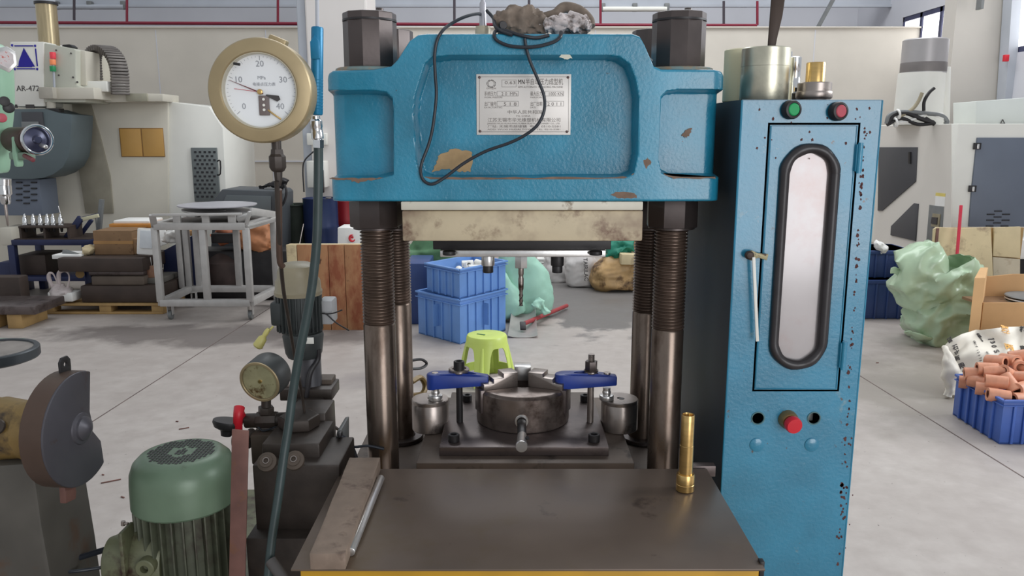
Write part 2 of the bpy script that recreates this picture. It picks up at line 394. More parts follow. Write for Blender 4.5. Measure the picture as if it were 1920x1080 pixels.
# ------------------------------------------------------------------ floor and building
def floor_material():
    m = bpy.data.materials.new('stained_concrete'); m.use_nodes = True; N = m.node_tree; L = N.links.new; b = N.nodes['Principled BSDF']
    tc = N.nodes.new('ShaderNodeTexCoord')
    def nz(s, d=6, r=.6):
        n = N.nodes.new('ShaderNodeTexNoise'); n.inputs['Scale'].default_value = s; n.inputs['Detail'].default_value = d; n.inputs['Roughness'].default_value = r; L(tc.outputs['Object'], n.inputs['Vector']); return n.outputs['Fac']
    def mr(v, a, b_, c=0, d=1):
        n = N.nodes.new('ShaderNodeMapRange'); L(v, n.inputs['Value'])
        for k, q in zip(('From Min', 'From Max', 'To Min', 'To Max'), (a, b_, c, d)): n.inputs[k].default_value = q
        return n.outputs[0]
    def mix(f, A, B):
        n = N.nodes.new('ShaderNodeMix'); n.data_type = 'RGBA'; L(f, n.inputs['Factor'])
        for k, q in (('A', A), ('B', B)):
            if isinstance(q, tuple): n.inputs[k].default_value = lin(q)
            else: L(q, n.inputs[k])
        return n.outputs['Result']
    base = mix(mr(nz(.9), .35, .65), (170, 161, 155), (186, 178, 172))
    base = mix(mr(nz(9), .3, .8), base, (162, 152, 146))
    sp = N.nodes.new('ShaderNodeSeparateXYZ'); L(tc.outputs['Object'], sp.inputs[0])
    def blob(cx, cy, rx, ry, soft=.5, wob=.7):
        n1 = N.nodes.new('ShaderNodeMapping'); n1.inputs['Location'].default_value = (-cx / rx, -cy / ry, 0); n1.inputs['Scale'].default_value = (1 / rx, 1 / ry, 0); L(tc.outputs['Object'], n1.inputs['Vector'])
        ln = N.nodes.new('ShaderNodeVectorMath'); ln.operation = 'LENGTH'; L(n1.outputs[0], ln.inputs[0])
        ad = N.nodes.new('ShaderNodeMath'); ad.operation = 'ADD'; L(ln.outputs['Value'], ad.inputs[0]); L(mr(nz(2.2), .2, .8, -wob, wob), ad.inputs[1])
        return mr(ad.outputs[0], 1 + soft * .2, 1 - soft * .4)
    base = mix(blob(.95, 7.25, 1.6, 1.25, .35), base, (112, 108, 106))       # damp patch behind the sacks
    base = mix(blob(-2.3, 5.9, 1.3, .35, .8), base, (120, 112, 108))       # greasy patch by the trolley
    base = mix(blob(-.55, 4.8, .5, .25, 1), base, (150, 142, 140))
    base = mix(blob(2.6, 4.6, .9, .7, 1), base, (146, 138, 130))
    base = mix(mr(nz(34, 3), .70, .74), base, (96, 86, 80))
    L(base, b.inputs['Base Color'])
    L(mr(nz(3), .3, .7, .38, .62), b.inputs['Roughness'])
    bp = N.nodes.new('ShaderNodeBump'); bp.inputs['Strength'].default_value = .12; bp.inputs['Distance'].default_value = .004; L(nz(14), bp.inputs['Height']); L(bp.outputs[0], b.inputs['Normal'])
    return m
flo = MB().span((-14, -6, -.15), (12, 16, 0)).struct('floor', floor_material())
m_joint = mat('dirty_joint', (98, 84, 80), .8, 0, .3, 4)
for a, b_ in ((G(168, 794), G(452, 612)), (G(1608, 702), G(1935, 905))):
    d = (b_ - a).normalized(); MB().bar(a - d * 3.0, b_ + d * 5.0, .008, .0016).part('joint_line', m_joint, flo, None)

# far wall, panelled lower wall standing in front of it
YW = 11.0
zt = P(700, 53, YW).z
MB().span((-9, YW, 0), (P(1770, 60, YW).x, YW + .1, zt)).struct('wall_back', m_beige, None)
wb = bpy.data.objects['wall_back']; ORG['wall_back'] = Vector((0, 0, 0))
for k in range(10):                                          # joints between the sandwich panels, a batten at mid height
    x = -7.6 + k * 1.45
    MB().span((x - .006, YW - .004, 0), (x + .006, YW, zt - .02)).part('panel_joint', m_upper, wb, None)
zb = P(480, 301, YW).z
MB().span((-9, YW - .02, zb - .02), (P(1650, 60, YW).x, YW, zb)).part('panel_rail', m_upper, wb, None)
MB().span((-9, YW - .03, zt), (P(1770, 60, YW).x, YW + .13, zt + .02), .005).struct('trim_1', m_beige, None)
MB().span((-9, 13.0, 0), (9.5, 13.2, 6)).struct('wall_far', m_upper, None)
MB().span((-9, 11.9, P(0, 13, 11.9).z), (9.5, 11.96, P(0, -40, 11.9).z)).struct('trim_2', m_beam, None)
MB().span((-9, 11.86, P(0, 13, 11.86).z), (9.5, 11.90, P(0, 8, 11.86).z)).struct('trim_3', m_beam, None)
# right side wall with its high window
XR = 5.35
wy0, wy1 = 8.0, 11.5
zw = P(1768, 62, 10).z
wz0, wz1 = 2.35, P(1768, 0, 9.9).z + .02
wr = MB().span((XR + .02, 5, 0), (XR + .3, 13.2, wz0)).span((XR + .02, 5, wz1), (XR + .3, 13.2, 6)).span((XR + .02, wy1, wz0), (XR + .3, 13.2, wz1)).span((XR + .02, 5, wz0), (XR + .3, wy0, wz1)).struct('wall_right', m_upper, None)
w = MB()
for y in np.linspace(wy0, wy1, 8): w.span((XR + .03, y - .03, wz0), (XR + .07, y + .03, wz1))
w.span((XR + .03, wy0, wz1 - .06), (XR + .07, wy1, wz1)).span((XR + .03, wy0, wz0), (XR + .07, wy1, wz0 + .06))
win = w.struct('window_1', m_frame, None)
for y0, y1 in zip(np.linspace(wy0, wy1, 8)[:-1], np.linspace(wy0, wy1, 8)[1:]):
    MB().span((XR + .05, y0 + .03, wz0 + .06), (XR + .06, y1 - .03, wz1 - .06)).part('pane', m_winglow, win, None)
# nearer wall block on the right and the strip beside it
xn = P(1765, 300, 9.0).x
MB().span((xn, 9.0, 0), (9.5, 9.25, 6)).struct('wall_side', mat('pale_grey_wall', (196, 190, 182), .6, 0, .04, 2), None)
MB().bar(P(1885, 190, 8.9), P(1900, -30, 8.9), .16, .1).struct('trim_4', m_beam, None)
MB().span(P(1834, 19, 8.9), P(1843, -20, 8.8)).struct('trim_5', m_grey, None)
ab = MB().box(P(1886, 109, 8.8), (.05, .04, .07), .004).thing('alarm_box', m_red, 'tiny red alarm box on the grey strip of the right wall', 'alarm')
# white column
cx0, cx1 = P(575, 100, 8.8).x, P(690, 100, 8.8).x
c = MB().span((cx0, 8.8, 0), (cx1, 9.4, 6), .02).struct('column', m_col, None)
MB().span((P(560, 100, 8.85).x, 8.84, 0), (cx0, 9.3, 6), .01).part('corner_strip', m_beam, c, None)
# sprinkler pipes with hangers
pz = P(300, 43, 11.6).z
pp = thing('sprinkler_pipe', 'long thin red sprinkler pipe with drops along the upper wall', 'pipe', (0, 11.6, pz))
MB().cyl((P(-60, 43, 11.6).x, 11.6, P(300, 42, 11.6).z), (P(1419, 48, 11.6).x, 11.6, P(300, 48, 11.6).z), .022, seg=12).part('main_pipe', m_pipered, pp)
for x, y0, y1, mm in ((238, 8, 42, m_pipered), (139, 10, 38, m_dkpipe), (521, 6, 43, m_pipered), (852, 10, 45, m_dkpipe), (992, 12, 34, m_dkpipe), (1126, 12, 48, m_pipered), (1357, 14, 46, m_dkpipe), (1420, 14, 47, m_pipered)):
    MB().cyl(P(x, y0 - 12, 11.62), P(x, y1, 11.62), .018, seg=8).part('drop_pipe', mm, pp)
# fluorescent tube holders hanging below the beam
for x0, x1, y in ((106, 232, 13), (1130, 1250, 17)):
    t = thing('tube_light', 'unlit tube light under the beam ' + ('left of the round tower column' if x0 < 500 else 'above the right end of the press'), 'light', P(x0, y, 11.86))
    MB().cyl(P(x0, y, 11.84), P(x1, y, 11.84), .035, seg=12).part('tube', m_white if x0 > 500 else m_beam, t)
    for xx in (x0, x1, (x0 + x1) / 2): MB().box(P(xx, y - 3, 11.86), (.07, .08, .11), .01).part('lamp_holder', m_grey, t)
MB().bar(P(1530, 58, 11.5), P(1566, -8, 11.5), .07, .04).thing('roof_brace', m_grey, 'slanting grey brace between beam and panel wall', 'brace')
MB().bar(P(684, 0, 9.7), P(702, 26, 9.7), .09, .04).thing('roof_brace', m_beam, 'short pale diagonal brace right of the white column', 'brace')

# ------------------------------------------------------------------ the press
YF, YB = 1.76, 2.05
XC, HX = .0262, .326
BF = 1.65                                                    # front face of the crossbeam
press = thing('hydraulic_press', 'tall blue four column hydraulic press filling the middle', 'press', (XC, 1.9, 0))
zB = P(960, 378, BF).z
top_px = [(608, 150), (612, 137), (622, 132), (700, 130), (733, 124), (745, 112), (768, 76), (784, 65), (800, 63), (1186, 63), (1200, 68), (1209, 84), (1226, 124), (1240, 130), (1340, 130), (1356, 133), (1364, 142)]
tx = [P(x, y, BF).x for x, y in top_px]; tz = [P(x, y, BF).z for x, y in top_px]
def sdpoly(px, pz, V):
    d = np.full(px.shape, 1e9); s = np.ones(px.shape)
    n = len(V)
    for i in range(n):
        (x1, y1), (x0, y0) = V[i], V[(i - 1) % n]
        ex, ey = x0 - x1, y0 - y1; wx, wy = px - x1, pz - y1
        t = np.clip((wx * ex + wy * ey) / (ex * ex + ey * ey), 0, 1)
        d = np.minimum(d, (wx - ex * t) ** 2 + (wy - ey * t) ** 2)
        c1 = pz >= y1; c2 = pz < y0; c3 = ex * wy > ey * wx
        s = np.where((c1 & c2 & c3) | (~c1 & ~c2 & ~c3), -s, s)
    return s * np.sqrt(d)
def pocket(pts, r=.008):
    V = [tuple((P(x, y, BF).x, P(x, y, BF).z)) for x, y in pts]
    return lambda X, Z: sdpoly(X, Z, V) - 0.0
pk = [pocket([(812, 110), (845, 106), (1140, 106), (1160, 109), (1178, 122), (1189, 150), (1195, 185), (1193, 290), (1186, 324), (1170, 331), (960, 333), (810, 333), (790, 325), (783, 300), (778, 215), (781, 180), (792, 145), (800, 120)]),
      pocket([(540, 172), (700, 172), (722, 175), (733, 186), (735, 210), (735, 326), (700, 334), (540, 334)]),
      pocket([(1243, 182), (1252, 173), (1275, 170), (1420, 171), (1420, 330), (1262, 331), (1243, 322), (1238, 300)])]
NX, NZ = 420, 190
def beam():
    U = np.linspace(tx[0], tx[-1], NX + 1); T = np.interp(U, tx, tz)
    X = np.repeat(U[:, None], NZ + 1, 1); Z = zB + (T[:, None] - zB) * np.linspace(0, 1, NZ + 1)[None, :]
    dep = np.zeros_like(X)
    for q in pk:
        s = q(X, Z); t = np.clip((.004 - s) / .0075, 0, 1); dep += .047 * (t * t * (3 - 2 * t))
    # rounded outer corners of the casting
    e = np.minimum(X - tx[0], tx[-1] - X); dep += np.where(e < .03, .03 - np.sqrt(np.clip(.03 ** 2 - (.03 - e) ** 2, 0, None)), 0)
    e2 = np.minimum(T[:, None] - Z, Z - zB); dep += np.where(e2 < .005, .005 - np.sqrt(np.clip(.005 ** 2 - (.005 - e2) ** 2, 0, None)), 0)
    bow = .004 * np.clip((np.abs(X - XC) - .27) / .12, 0, 1) ** 2
    Yg = BF + dep + bow
    m = MB(); t = bmesh.new()
    V = [[t.verts.new((X[i, j], Yg[i, j], Z[i, j])) for j in range(NZ + 1)] for i in range(NX + 1)]
    for i in range(NX):
        for j in range(NZ): t.faces.new((V[i][j], V[i + 1][j], V[i + 1][j + 1], V[i][j + 1]))
    BK = BF + .52
    out = [V[i][NZ] for i in range(NX + 1)] + [V[NX][j] for j in range(NZ - 1, -1, -1)] + [V[i][0] for i in range(NX - 1, -1, -1)] + [V[0][j] for j in range(1, NZ)]
    bk = [t.verts.new((v.co.x, BK, v.co.z)) for v in out]
    n = len(out)
    for k in range(n): t.faces.new((out[k], out[(k + 1) % n], bk[(k + 1) % n], bk[k]))
    t.faces.new(list(reversed(bk)))
    bmesh.ops.recalc_face_normals(t, faces=t.faces[:])
    return m.add(t)
cb = beam().part('crossbeam', m_blue, press, 50)
def patch(pts, Y, mm, par, name, th=.0012):
    """a flat flake: outline in pixels laid on a face at distance Y"""
    rnd = random.Random(len(pts) + int(pts[0][0])); q = []
    for i, (x, y) in enumerate(pts):
        x2, y2 = pts[(i + 1) % len(pts)]; m_ = 6
        for k in range(m_):
            t = k / m_; v = P(x + (x2 - x) * t + rnd.uniform(-1.6, 1.6), y + (y2 - y) * t + rnd.uniform(-1.6, 1.6), Y); q.append((v.x, v.z))
    M = Matrix(((1, 0, 0, 0), (0, 0, -1, Y), (0, 1, 0, 0), (0, 0, 0, 1)))
    return MB().prism(q, th, M).part(name, mm, par, None)
patch([(822, 292), (848, 279), (884, 284), (887, 303), (882, 321), (860, 322), (838, 316), (810, 322), (818, 305)], BF + .0465, m_putty, cb, 'bare_patch')
patch([(1048, 107), (1056, 100), (1066, 101), (1074, 109), (1060, 111)], BF + .0015, mat('pale_putty', (208, 206, 190), .8), cb, 'bare_patch')
patch([(1145, 366), (1155, 360), (1190, 362), (1195, 370), (1160, 372)], BF + .001, m_chip, cb, 'bare_patch')
patch([(1278, 254), (1284, 244), (1297, 240), (1292, 254), (1284, 259)], BF + .0468, m_chip, cb, 'bare_patch')
patch([(1205, 302), (1215, 296), (1222, 304), (1212, 316)], BF + .001, m_chip, cb, 'bare_patch')
patch([(618, 333), (660, 334), (700, 334), (733, 330), (735, 333), (700, 337), (672, 342), (650, 337), (620, 336)], BF + .0015, m_chip, cb, 'bare_patch')
patch([(795, 331), (900, 333), (1100, 333), (1180, 331), (1192, 322), (1190, 333), (1150, 336), (960, 337), (800, 337)], BF + .0015, m_chip, cb, 'bare_patch')
patch([(1243, 324), (1262, 330), (1340, 331), (1340, 334), (1262, 335), (1246, 330)], BF + .0015, m_chip, cb, 'bare_patch')
# nameplate
NPY = BF + .0465
n0 = P(894, 253, NPY); n1 = P(1071, 139, NPY); NW = n1.x - n0.x; NH = n1.z - n0.z
npl = MB().span((n0.x, NPY - .002, n0.z), (n1.x, NPY + .003, n1.z), .0004).part('name_plate', m_plateal, press, label='printed aluminium plate')
def FM(x, y, Y):  # text matrix facing the viewer at pixel
    v = P(x, y, Y); return flatM(v, (1, 0, 0), (0, 0, 1))
def ntext(s, x, y, hpx, mm=m_printlt, wpx=None, bold=0.0, sx=1.0):
    k = S(P(x, y, NPY)); m = text(s, hpx * k * 1.25, FM(x, y, NPY - .0022), .0001, sx=1.0)
    if wpx:
        xs = [v.co.x for v in m.bm.verts]; w_ = max(xs) - min(xs); f = wpx * k / w_; x0 = P(x, y, NPY).x
        for v in m.bm.verts: v.co.x = x0 + (v.co.x - x0) * f
    return m
m = ntext('MN', 971, 158, 10, wpx=12)
for s, x, y, h, w_ in (('MN', 971.5, 158, 10, 11), ('半自动压力成型机', 985, 158, 10, 70), ('SEMI AUTOMATIC MOULDING MACHINE', 971, 165, 4, 84),
                       ('0.63', 946, 158, 7, 20), ('DNJX', 912, 167, 3, 18), ('系统压力', 908, 179, 7, 22), ('2 0  MPa', 940, 179, 7, 30), ('WORK PRESSURE', 908, 184, 3.4, 34),
                       ('最大压力', 994, 179, 7, 22), ('1000 KN', 1028, 179, 7, 26), ('MAX.FORCE', 994, 184, 3.4, 26),
                       ('出厂编号', 908, 198, 7, 22), ('5 1 8', 944, 198, 7, 24), ('EX-FACTORY NO.', 908, 203, 3.4, 34),
                       ('出厂日期', 994, 198, 7, 22), ('2 0 1 1', 1026, 198, 7, 26), ('DATE', 994, 203, 3.4, 10),
                       ('中华人民共和国', 951, 213, 6, 64), ('P.R. CHINA', 968, 219, 3.4, 26),
                       ('江苏无锡市华光橡塑机械有限公司', 914, 228, 6.4, 136), ('JIANGSU WUXI HUAGUANG RUBBER PLASTIC MACHINERY CO., LTD', 914, 233, 3.4, 136),
                       ('厂址: 无锡市胡埭镇  电话: 0510-5581', 914, 239, 4.2, 136), ('ADD: WUXI HUDAI TOWN  TEL: 0510-5581', 914, 244, 3.2, 136)):
    t = ntext(s, x, y, h, wpx=w_); me = bpy.data.meshes.new('t'); t.bm.to_mesh(me); t.bm.free(); m.bm.from_mesh(me); bpy.data.meshes.remove(me)
m.part('lettering', mat('grey_plate_print', (112, 104, 100), .6), npl, None)
fr = MB()
def rect_lines(x0, y0, x1, y1, w_=.7):
    for a, b_ in (((x0, y0), (x1, y0)), ((x0, y1), (x1, y1)), ((x0, y0), (x0, y1)), ((x1, y0), (x1, y1))):
        fr.bar(P(*a, NPY - .0022), P(*b_, NPY - .0022), w_ * .00105, .0002, up=(0, 1, 0))
rect_lines(899, 144, 1066, 247, .6); rect_lines(941, 150, 968, 163, .5); rect_lines(932, 171, 972, 180, .5); rect_lines(932, 190, 972, 199, .5); rect_lines(1022, 171, 1057, 180, .5); rect_lines(1022, 190, 1057, 199, .5)
cc = P(921, 157, NPY - .0022)
for k in range(7):
    a0 = k * .9
    fr.tube([cc + Vector((math.cos(a0 + t) * .0088, 0, math.sin(a0 + t) * .0075)) for t in (0, .25, .5, .7)], .0006, 5, 2)
fr.torus(cc, (0, 1, 0), .0062, .0004, 24, 5)
fr.part('border_print', m_print, npl, None)
for x, y in ((899, 145), (1065, 145), (900, 246), (1063, 247)): MB().lathe([(.0028, 0), (.0026, .0015), (.0014, .0026), (0, .003)], P(x, y, NPY - .002), (0, -1, 0), 14).part('rivet', mat('rivet', (112, 92, 90), .4, .6), npl)
# columns, nuts, collars
zbed = .69
for Yc, front in ((YF, 1), (YB, 0)):
    for sgn in (-1, 1):
        x = XC + sgn * HX
        ztop = zB + .03; px0 = 960 + x * FPX / (Yc * CP + .3 * SP)
        zth = P(px0, 612 if (front and sgn < 0) else (622 if front else (572 if sgn < 0 else 588)), Yc - .035).z
        r = .0358; pr = [(0, zbed - .05), (r, zbed - .05), (r, zth - .004), (r - .002, zth)]
        z = zth; pitch = .0075
        while z < ztop:
            pr += [(r - .0034, z + .0010), (r + .0006, z + .0030), (r + .0008, z + .0048), (r - .0034, z + .0066)]; z += pitch
        pr += [(r, ztop), (0, ztop)]
        shaft = MB().lathe([p for p in pr if p[1] <= zth], (x, Yc, 0), seg=48).part('column_shaft', m_shaft, press)
        MB().lathe([(0, zth)] + [p for p in pr if p[1] >= zth], (x, Yc, 0), seg=48).part('column_thread', m_thread, press, 60)
        # lower nut just under the beam
        zn = P(px0, 430, Yc - .055).z
        MB().cyl((x, Yc, zn), (x, Yc, zB), .057, seg=8, bev=.003, rot=.3).cyl((x, Yc, zn - .004), (x, Yc, zn), .05, seg=40).part('lower_nut', m_nut, press, 25)
        # upper nut with facets and a split collar
        zt0 = P(px0, 122, Yc).z; zt1 = P(700, 25, YF).z - (0 if front else .0)
        un = MB().cyl((x, Yc, tz[3] - .002), (x, Yc, zt1), .056, seg=10, bev=.003, rot=.2 if sgn < 0 else .45).part('upper_nut', m_nut, press, 25)
        if front:
            MB().ring((x, Yc, zt1 - .018), (x, Yc, zt1 - .014), .0565, .05, 40).part('groove', m_black, un)
            MB().cyl((x + .02, Yc + .01, zt1), (x + .02, Yc + .01, zt1 + .012), .008, seg=12, bev=.001).part('stud', m_nut, un)
        MB().cyl((x, Yc, tz[3] - .004), (x, Yc, tz[3] + .010), .075, seg=48, bev=.006).part('flange_disc', mat('worn_flange_paint', (120, 140, 138), .5, .1, .2, 20, spots=[((150, 130, 106), 12, .5, .6)]) if not front or sgn < 0 and 0 else bpy.data.materials.get('worn_flange_paint') or mat('worn_flange_paint', (120, 140, 138), .5, .1, .2, 20, spots=[((150, 130, 106), 12, .5, .6)]), press)
        if not front: MB().ring((x, Yc, zbed), (x, Yc, zbed + .012), .06, .0365, 40, .002).part('collar', m_nut, press)
# moving platen and its tool head
b0 = P(755, 452, 1.66); b1 = P(1206, 395, 1.66); w0 = P(752, 395, 1.65); w1 = P(1206, 379, 1.65)
MB().span((w0.x, 1.65, w0.z + .0008), (w1.x, 2.06, zB), .002).part('platen_cover', mat('white_cover_plate', (214, 208, 192), .5, 0, .08, 14, spots=[((140, 124, 104), 14, .62, .7)]), press)
MB().span((b0.x, 1.66, b0.z), (b1.x, 2.04, b1.z), .003).part('platen', m_cream, press)
d0 = P(812, 468, 1.74); d1 = P(1146, 452, 1.74)
MB().span((d0.x, 1.74, d0.z), (d1.x, 1.98, b0.z), .002).part('backing_plate', m_black, press)
zs0, zs1 = P(960, 482, 1.73).z, d0.z
MB().span((P(825, 475, 1.73).x, 1.73, zs0), (P(1136, 475, 1.73).x, 1.96, zs1), .002).part('tool_bar', m_steel, press, label='bright machined bar')
for x in (841, 1119):
    v = P(x, 481, 1.70); MB().cyl((v.x, 1.722, v.z), (v.x, 1.722, zs1), .0145, seg=28, bev=.002).part('cap_screw', m_black, press)
def zy(y, Y): return P(960, y, Y).z
for x, mm, seg in ((915, m_steel, 32), (1045, m_black, 32), (977, m_steel, 6)):
    vx = P(x, 490, 1.78).x; Y = 1.78
    if seg == 32:
        MB().cyl((vx, Y, zy(498, Y)), (vx, Y, zs0), .0148, seg=32, bev=.0015).part('tool_socket', mm, press)
        MB().cyl((vx, Y, zy(511, Y)), (vx, Y, zy(498, Y)), .0118, seg=32, bev=.0012).part('tool_bush', m_black, press)
    else:
        MB().cyl((vx, Y, zy(502, Y)), (vx, Y, zs0), .0155, seg=6, bev=.0015, rot=math.pi / 6).part('drill_holder', m_steel, press)
        pr = [(0, zy(575, Y)), (.0025, zy(573, Y)), (.0038, zy(571, Y)), (.0040, zy(546, Y)), (.0058, zy(541, Y)), (.0062, zy(522, Y)), (.0052, zy(520, Y)), (.0052, zy(516, Y)), (.0062, zy(514, Y)), (.006, zy(500, Y)), (0, zy(500, Y))]
        dm = MB().lathe(pr, (vx, Y, 0), seg=20)
        dm.part('drill_bit', m_wornst, press)
        fl = MB()
        for ph in (0, math.pi):
            fl.tube([(vx + .0040 * math.cos(ph + a * .55), Y + .0040 * math.sin(ph + a * .55), zy(574, Y) + a * .0022) for a in range(14)], .0009, 5, 2)
        fl.part('drill_flute', m_black, press)
# bed and frame under it
MB().span((-.40, 1.62, zbed - .12), (.44, 2.25, zbed), .004).part('bed', m_bed, press)
MB().span((-.38, 1.66, 0), (.42, 2.2, zbed - .12), .004).part('pedestal', m_blue, press)
# lifting plate and fixture plate on the bed
zl = .77
MB().span((P(780, 861, 1.70).x, 1.70, zbed), (P(1190, 861, 1.70).x, 2.16, zl), .003).part('bed_block', m_bed, press)

# ------------------------------------------------------------------ fixture on the bed
zp = .792
fx = thing('fixture_plate', 'thick dark steel plate bolted on the press bed under the chuck', 'plate', (.02, 1.9, zl))
q = [P(823, 838, 1.74), P(1142, 838, 1.74)]
MB().span((q[0].x, 1.74, zl), (q[1].x, 2.14, zp), .002).part('base_plate', m_plate, fx)
for x, y in ((850, 832), (1115, 832)):
    v = G(x, y, zp); MB().ring((v.x, v.y + .015, zp), (v.x, v.y + .015, zp + .018), .0135, .007, 24, .0015).cyl((v.x, v.y + .015, zp), (v.x, v.y + .015, zp + .010), .0072, seg=6).part('cap_screw', m_black, fx)
for x, y in ((876, 752), (1097, 752)):
    v = G(x, y, zp); MB().ring((v.x, v.y, zp), (v.x, v.y, zp + .018), .013, .007, 24, .0015).cyl((v.x, v.y, zp), (v.x, v.y, zp + .010), .0072, seg=6).part('cap_screw', m_black, fx)
CX, CY, CR = .0272, 1.935, .117
zc = .8825
ch = thing('lathe_chuck', 'round oily three jaw lathe chuck on the fixture plate', 'chuck', (CX, CY, zp))
MB().lathe([(0, 0), (CR - .004, 0), (CR - .001, .002), (CR, .006), (CR, .083), (CR - .006, .089), (CR - .010, .0905), (.034, .0905), (.034, .05), (0, .05)], (CX, CY, zp), seg=72).part('body', m_chuck, ch)
for ad in (90, 202, 338):
    a = math.radians(ad); d = Vector((math.cos(a), math.sin(a), 0)); t = Vector((-d.y, d.x, 0))
    prof = [(.022, 0), (.112, 0), (.112, .016), (.086, .016), (.086, .027), (.060, .027), (.060, .038), (.022, .038)]
    M = Matrix((d, Vector((0, 0, 1)), t)).transposed().to_4x4()
    M.translation = Vector((CX, CY, zc)) - t * .0 + Vector((0, 0, 0))
    w_ = .042
    M = Matrix.Translation(-t * w_ / 2) @ M
    MB().prism(prof, w_, M, .0015).part('jaw', m_wornst if ad != 90 else m_steel, ch, label=None)
    MB().box(Vector((CX, CY, zp + .062)) + d * (CR - .006), (.02, .042, .06), .003, R3(0, 0, ad)).part('jaw_slot_guide', m_plate, ch)
v = P(978, 790, CY - CR); MB().ring((v.x, CY - CR + .004, v.z), (v.x, CY - CR - .003, v.z), .0165, .0105, 32, .001).part('key_socket', m_steel, ch)
rodz = v.z
MB().cyl((v.x, CY - CR + .02, rodz), (v.x, CY - CR - .085, rodz - .006), .0105, seg=24, bev=.001).part('key_shank', m_black, ch)
e = P(978, 839, 1.645)
ks = MB().cyl((v.x, CY - CR - .08, rodz - .0055), (e.x, 1.655, e.z), .0108, seg=28).lathe([(0, 0), (.0125, 0), (.0132, .002), (.0132, .008), (.012, .010), (0, .010)], (e.x, 1.648, e.z), (0, 1, .02), 28).part('key_end', m_steel, ch, label='bright key end')
MB().cyl(Vector((v.x + .004, 1.70, rodz)), Vector((v.x + .012, 1.69, rodz + .0095)), .004, seg=12).part('cross_hole', m_black, ch)
# steel support cylinders
for x, lab in ((804, 'left steel support cylinder standing before the rear press column'), (1165, 'right steel support cylinder with a centre hole beside the right clamp')):
    v = P(x, 815, 1.871); cxx = v.x; cy = 1.917
    s = thing('support_cylinder', lab, 'steel cylinder', (cxx, cy, zl))
    MB().lathe([(0, 0), (.044, 0), (.046, .002), (.046, .066), (.044, .069), (.044, .070), (.046, .0705), (.046, .078), (.0445, .080), (.007, .080), (.007, .06), (0, .06)], (cxx, cy, zl), seg=48).part('cylinder', m_wornst, s)
    MB().cyl((cxx + .004, cy - .004, zl + .074), (cxx + .004, cy - .004, zl + .0805), .0075, seg=16).part('centre_hole', m_black, s)
# toe clamps
def clamp(x0, x1, xs, xf, Y, left):
    zc0 = P(xs, 725, Y).z; zc1 = P(xs, 700, Y).z
    A = P(x0, 710, Y).x; B = P(x1, 710, Y).x; X = P(xs, 710, Y).x; F = P(xf, 710, Y).x
    t = thing('toe_clamp', ('left dark blue toe clamp holding the chuck, black cap nut' if left else 'right dark blue toe clamp holding the chuck, threaded stud and hex nut'), 'clamp', (X, Y, zp))
    hw = .021; n = 12
    out = []
    if left: t0, t1 = A, B
    else: t0, t1 = B, A
    # plan outline: round heel, tapering toe
    for k in range(n + 1):
        a = math.pi / 2 + math.pi * k / n if t0 < t1 else -math.pi / 2 + math.pi * k / n
        s_ = 1 if t0 < t1 else -1
        out.append((t0 + s_ * hw + hw * math.cos(a) * 1.0, Y + hw * math.sin(a)))
    out += [(t1, Y - .013 * (1 if t0 < t1 else -1)), (t1, Y + .013 * (1 if t0 < t1 else -1))]
    hole = [(X + .034 * (1 if left else -1) * 0 + (.030 * math.cos(2 * math.pi * k / 20)) + (.012 if left else -.012), Y + .0095 * math.sin(2 * math.pi * k / 20)) for k in range(20)]
    m_ = MB().prism(out, zc1 - zc0, Matrix.Translation((0, 0, zc0)), .004, holes=[hole])
    for v_ in m_.bm.verts:      # toe thins, heel drops
        f = (v_.co.x - t0) / (t1 - t0)
        mid = (zc0 + zc1) / 2
        k_ = 1 - .3 * max(0, (f - .55) / .45)
        v_.co.z = mid + (v_.co.z - mid) * k_ + .004 * math.sin(f * 3.1)
        if f < .22 and v_.co.z < mid: v_.co.z -= .007 * (1 - f / .22) ** .5
    m_.part('clamp_arm', m_clamp, t, 40)
    zt_ = P(xs, 680 if left else 672, Y).z
    MB().cyl((X, Y, zp), (X, Y, zc1 + .004), .0082, seg=24).part('stud', m_black if left else m_wornst, t)
    MB().cyl((X, Y, zc1 + .001), (X, Y, zc1 + .006), .0165, seg=28, bev=.001).part('washer', m_wornst, t)
    if left:
        MB().ring((X, Y, zc1 + .006), (X, Y, zc1 + .032), .0135, .0075, 24, .0015).cyl((X, Y, zc1 + .006), (X, Y, zc1 + .022), .0077, seg=6).part('cap_nut', m_black, t)
        MB().ring((X - .001, Y + .012, zc1 + .001), (X - .001, Y + .012, zc1 + .010), .026, .017, 28, .002).part('slotted_washer', m_wornst, t)
    else:
        MB().cyl((X, Y, zc1 + .006), (X, Y, zc1 + .032), .0155, seg=6, bev=.001, rot=.2).cyl((X, Y, zc1 + .006), (X, Y, zc1 + .009), .018, seg=24).part('hex_nut', m_nut, t, 25)
        pr = [(0, 0)]
        for k in range(6): pr += [(.0085, k * .003), (.0074, k * .003 + .0015)]
        MB().lathe(pr + [(.008, .018), (0, .018)], (X, Y, zc1 + .031), seg=20).part('stud_end', m_wornst, t)
    zf = zl + .080
    MB().cyl((F, Y, zf), (F, Y, zf + .013), .018, seg=28, bev=.002).cyl((F, Y, zf + .013), (F, Y, zc0 - .002), .0095, seg=20).lathe([(.0095, zf + .012), (.011, zf + .020), (.0095, zf + .024)], (F, Y, 0), seg=20).part('levelling_foot', m_steel, t)
    MB().lathe([(0, 0), (.009, 0), (.008, .003), (0, .004)], (F, Y, zc1 - .0005), seg=18).part('foot_screw', m_wornst, t)
    return t
clamp(800, 916, 861, 816, 1.905, True)
clamp(1156, 1040, 1108, 1138, 1.905, False)
